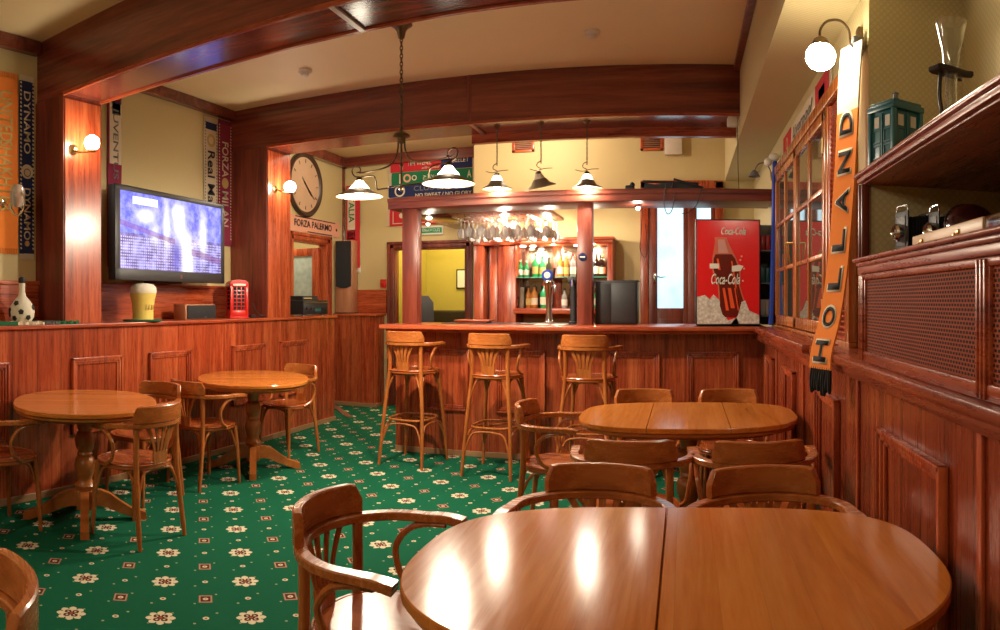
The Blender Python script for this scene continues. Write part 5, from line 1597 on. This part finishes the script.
# dark folded screen on top of the canopy, cords
t = thing('folded_screen', 'black folded frame lying on top of the bar canopy at the right', 'frame', (0, 0, 0))
a = xY(643, 6.1); b_ = xY(703, 6.1)
MB().prism([(a, 0), (b_, 0), (b_-.03, .03), ((a+b_)/2+.06, .085), ((a+b_)/2-.15, .06), (a+.02, .07)], -.13, .13, Matrix.Translation((0, 6.15, CZ1)) @ Matrix.Rotation(R(90), 4, 'X')).build('frame', M['black'], t)
MB().tube([(a, 6.05, CZ1+.09), (b_-.04, 6.05, CZ1+.07)], .012, 8).tube([((a+b_)/2, 6.0, CZ1+.03), ((a+b_)/2+.01, 5.94, CZ1+.09), (b_, 5.97, CZ1+.02)], .01, 8).build('rod', M['darkgrey'], t)
p = onY(630, 188, 6.05)
tag(MB().box((p.x, 6.05, CZ1+.028), (.08, .07, .055), .012).ball((p.x+.02, 6.05, CZ1+.06), .025, 10).build('clamp_light', M['black']), 'small black clamp lamp lying on the canopy', 'lamp')
screen_thing = t
def cord(pts_, label, r_=.004, par=None):
    par = par or screen_thing
    o = MB().tube(spl([Vector(q)-par.location for q in pts_], 6), r_, 6).build('cord', M['cable'], par); o['label'] = label
cord([(xY(666, 5.93), 5.93, 2.38), (xY(664, 5.93), 5.925, 2.22), (xY(667, 5.93), 5.92, 2.12), (xY(672, 5.93), 5.92, 2.15), (xY(675, 5.93), 5.93, 2.30)], 'black cord looping down from the canopy above the glass door')
cord([(xY(643, 6.46), 6.47, 2.32), (xY(641, 6.46), 6.47, 2.0), (xY(640, 6.46), 6.47, 1.86), (xY(645, 6.46), 6.47, 1.78), (xY(647, 6.46), 6.47, 1.9), (xY(645, 6.46), 6.47, 2.1)], 'thin cord hanging beside the door frame behind the bar')
cord([(xY(702, 5.93), 5.93, 2.36), (xY(697, 5.93), 5.925, 2.2), (xY(688, 5.93), 5.925, 2.13), (xY(682, 5.93), 5.92, 2.12)], 'black cord dangling in front of the canopy above the cooler')

# wall fittings
def vent(u0, u1, v0, v1, label):
    a = onY(u0, v1, YBW); b_ = onY(u1, v0, YBW)
    t = thing('air_vent', label, 'vent', ((a.x+b_.x)/2, YBW, (a.z+b_.z)/2), 0, 'wooden air vents above the bar')
    w_, h_ = (b_.x-a.x)/2, (b_.z-a.z)/2
    MB().b2((-w_, -.02, -h_), (-w_+.035, 0, h_), .004).b2((w_-.035, -.02, -h_), (w_, 0, h_), .004).b2((-w_, -.02, -h_), (w_, 0, -h_+.03), .004).b2((-w_, -.02, h_-.03), (w_, 0, h_), .004).build('frame', M['mahX'], t)
    mb = MB(); n = 5
    for k in range(n): mb.box((0, -.008, -h_+.035+(2*h_-.07)*(k+.5)/n), (2*w_-.06, .014, .008), .001, Matrix.Rotation(R(30), 3, 'X'))
    mb.build('slats', M['walnut'], t)
    MB().b2((-w_+.03, -.003, -h_+.02), (w_-.03, -.001, h_-.02)).build('backing', M['black'], t)
vent(512.5, 534.5, 137, 153, 'wooden slatted air vent on the left above the pendants')
vent(640.5, 663.5, 135, 151, 'wooden slatted air vent beside the white box')
a = onY(665, 155.5, YBW); b_ = onY(682, 136, YBW)
t = thing('junction_box', 'square white box on the wallpaper right of the air vent', 'box', ((a.x+b_.x)/2, YBW, (a.z+b_.z)/2))
MB().b2((-.1, -.06, -.11), (.1, 0, .11), .01).build('cover', M['white'], t)
t = thing('motion_sensor', 'small white box under the end of the wooden beam by the bulkhead', 'sensor', (.39, Y2+.036, 2.855))
MB().box((0, 0, 0), (.085, .06, .075), .01).box((0, 0, .045), (.07, .05, .02), .004).build('housing', M['white'], t)
cord([(.43, 5.76, 2.85), (.436, 5.76, 2.7), (.44, 5.8, 2.5), (.46, 5.96, 2.335)], 'thin dark cord running down to the canopy', .003, t)
for u, v, lb, Dz in ((305, 70, 'round smoke detector on the ceiling left of the chandelier', 0), (592, 31, 'round smoke detector on the ceiling right of the chandelier', 0)):
    p = Vector((0, 0, 0)); t_ = (u-685)/F; D = (ZC-EYE)*F/(301-v); p = (D*math.sin(t_), D*math.cos(t_), ZC)
    t = thing('smoke_detector', lb, 'smoke detector', p, 0)
    MB().lathe([(.055, 0), (.056, -.018), (.045, -.03)], 24).build('base', M['white'], t)
    MB().lathe([(.036, -.03), (.034, -.045), (.02, -.055)], 20).build('sensor_cap', M['white'], t)
# red switches and socket
def switch(loc, label, mat, n=(0, -1, 0)):
    t = thing('light_switch', label, 'switch', loc)
    if n[1]: MB().box((0, -.006, 0), (.085, .012, .11), .004).build('plate', mat, t); MB().box((0, -.015, 0), (.04, .008, .05), .003).build('rocker', mat, t)
    else: MB().box((.006, 0, 0), (.012, .085, .12), .004).build('plate', mat, t); MB().box((.015, 0, 0), (.008, .04, .05), .003).build('rocker', mat, t)
p = onY(383.5, 286.5, YBK-.03); switch((p.x, YBK-.03, p.z+.04), 'small red wall switch left of the far doorway', M['red'])
p = onY(358, 269, YBK); switch((p.x, YBK, p.z), 'white wall socket under the red corner scarf', M['white'])
# chrome ring bracket at extreme left
p = onX(4, 218, -3.95)
t = thing('ring_bracket', 'dark metal ring bracket at the extreme left in front of the orange scarf', 'bracket', (XT0, 2.86, 2.09))
MB().lathe([(.035, 0), (.035, .01), (.01, .02)], 16, (0, 0, 0), disc_axis((1, 0, 0))).tube(spl([(.01, 0, 0), (.10, 0, -.03), (.17, .0, -.10)], 5), .007, 8).torus((.20, 0, -.02), .085, .007, 24, 8, Matrix.Rotation(R(90), 3, 'X')).build('arm', M['chrome'], t)
MB().lathe([(.03, -.03), (.05, .0), (.055, .05), (.05, .10), (.03, .13)], 18, (.20, 0, -.02)).build('unlit_shade', M['glass'], t)
# small side shelf beside the cooler
t = thing('snack_rack', 'narrow rack of colourful packets between the cooler and blue scarf', 'rack', (0, 0, 0))
mb = MB()
for zz in (1.25, 1.52, 1.79): mb.b2((.63, 5.75, zz), (XW-.005, 6.15, zz+.012), .002)
mb.b2((.63, 6.13, 1.172), (XW-.005, 6.15, 2.05), .002).build('shelf', M['tin'], t)
for zz, mt_ in ((1.263, 'papersheet'), (1.533, 'teal'), (1.803, 'red')):
    for k in range(3):
        tag(MB().b2((.635+k*.045, 5.85, zz), (.675+k*.045, 6.05, zz+.13), .006).build('packet', M[mt_]), '%s packet on the narrow rack beside the cooler' % {'papersheet': 'white', 'teal': 'teal', 'red': 'red'}[mt_], 'packet', '%s packets on the narrow rack' % mt_)

# ================================================================ VIEW
cam = bpy.data.cameras.new('camera'); co = bpy.data.objects.new('camera', cam); COL.objects.link(co)
cam.type = 'PANO'; cam.panorama_type = 'CENTRAL_CYLINDRICAL'
cam.central_cylindrical_radius = 1.0
cam.central_cylindrical_range_u_min = -500/F; cam.central_cylindrical_range_u_max = 500/F
cam.central_cylindrical_range_v_min = -(630-301)/F; cam.central_cylindrical_range_v_max = 301/F
cam.clip_start = .05
co.location = (0, 0, EYE); co.rotation_euler = (R(90), 0, (685-500)/F)
SC.camera = co
w = bpy.data.worlds.new('world'); SC.world = w; w.use_nodes = True
w.node_tree.nodes['Background'].inputs[0].default_value = (1, .8, .55, 1)
w.node_tree.nodes['Background'].inputs[1].default_value = .1
SC.view_settings.view_transform = 'Standard'; SC.view_settings.look = 'None'
SC.view_settings.exposure = 0.3; SC.view_settings.gamma = 1.0; SC.view_settings.use_curve_mapping = False
SC.cycles.use_denoising = True
SC.cycles.max_bounces = 8; SC.cycles.transparent_max_bounces = 8
SC.cycles.sample_clamp_indirect = 4.0
SC.cycles.caustics_refractive = False; SC.cycles.caustics_reflective = False
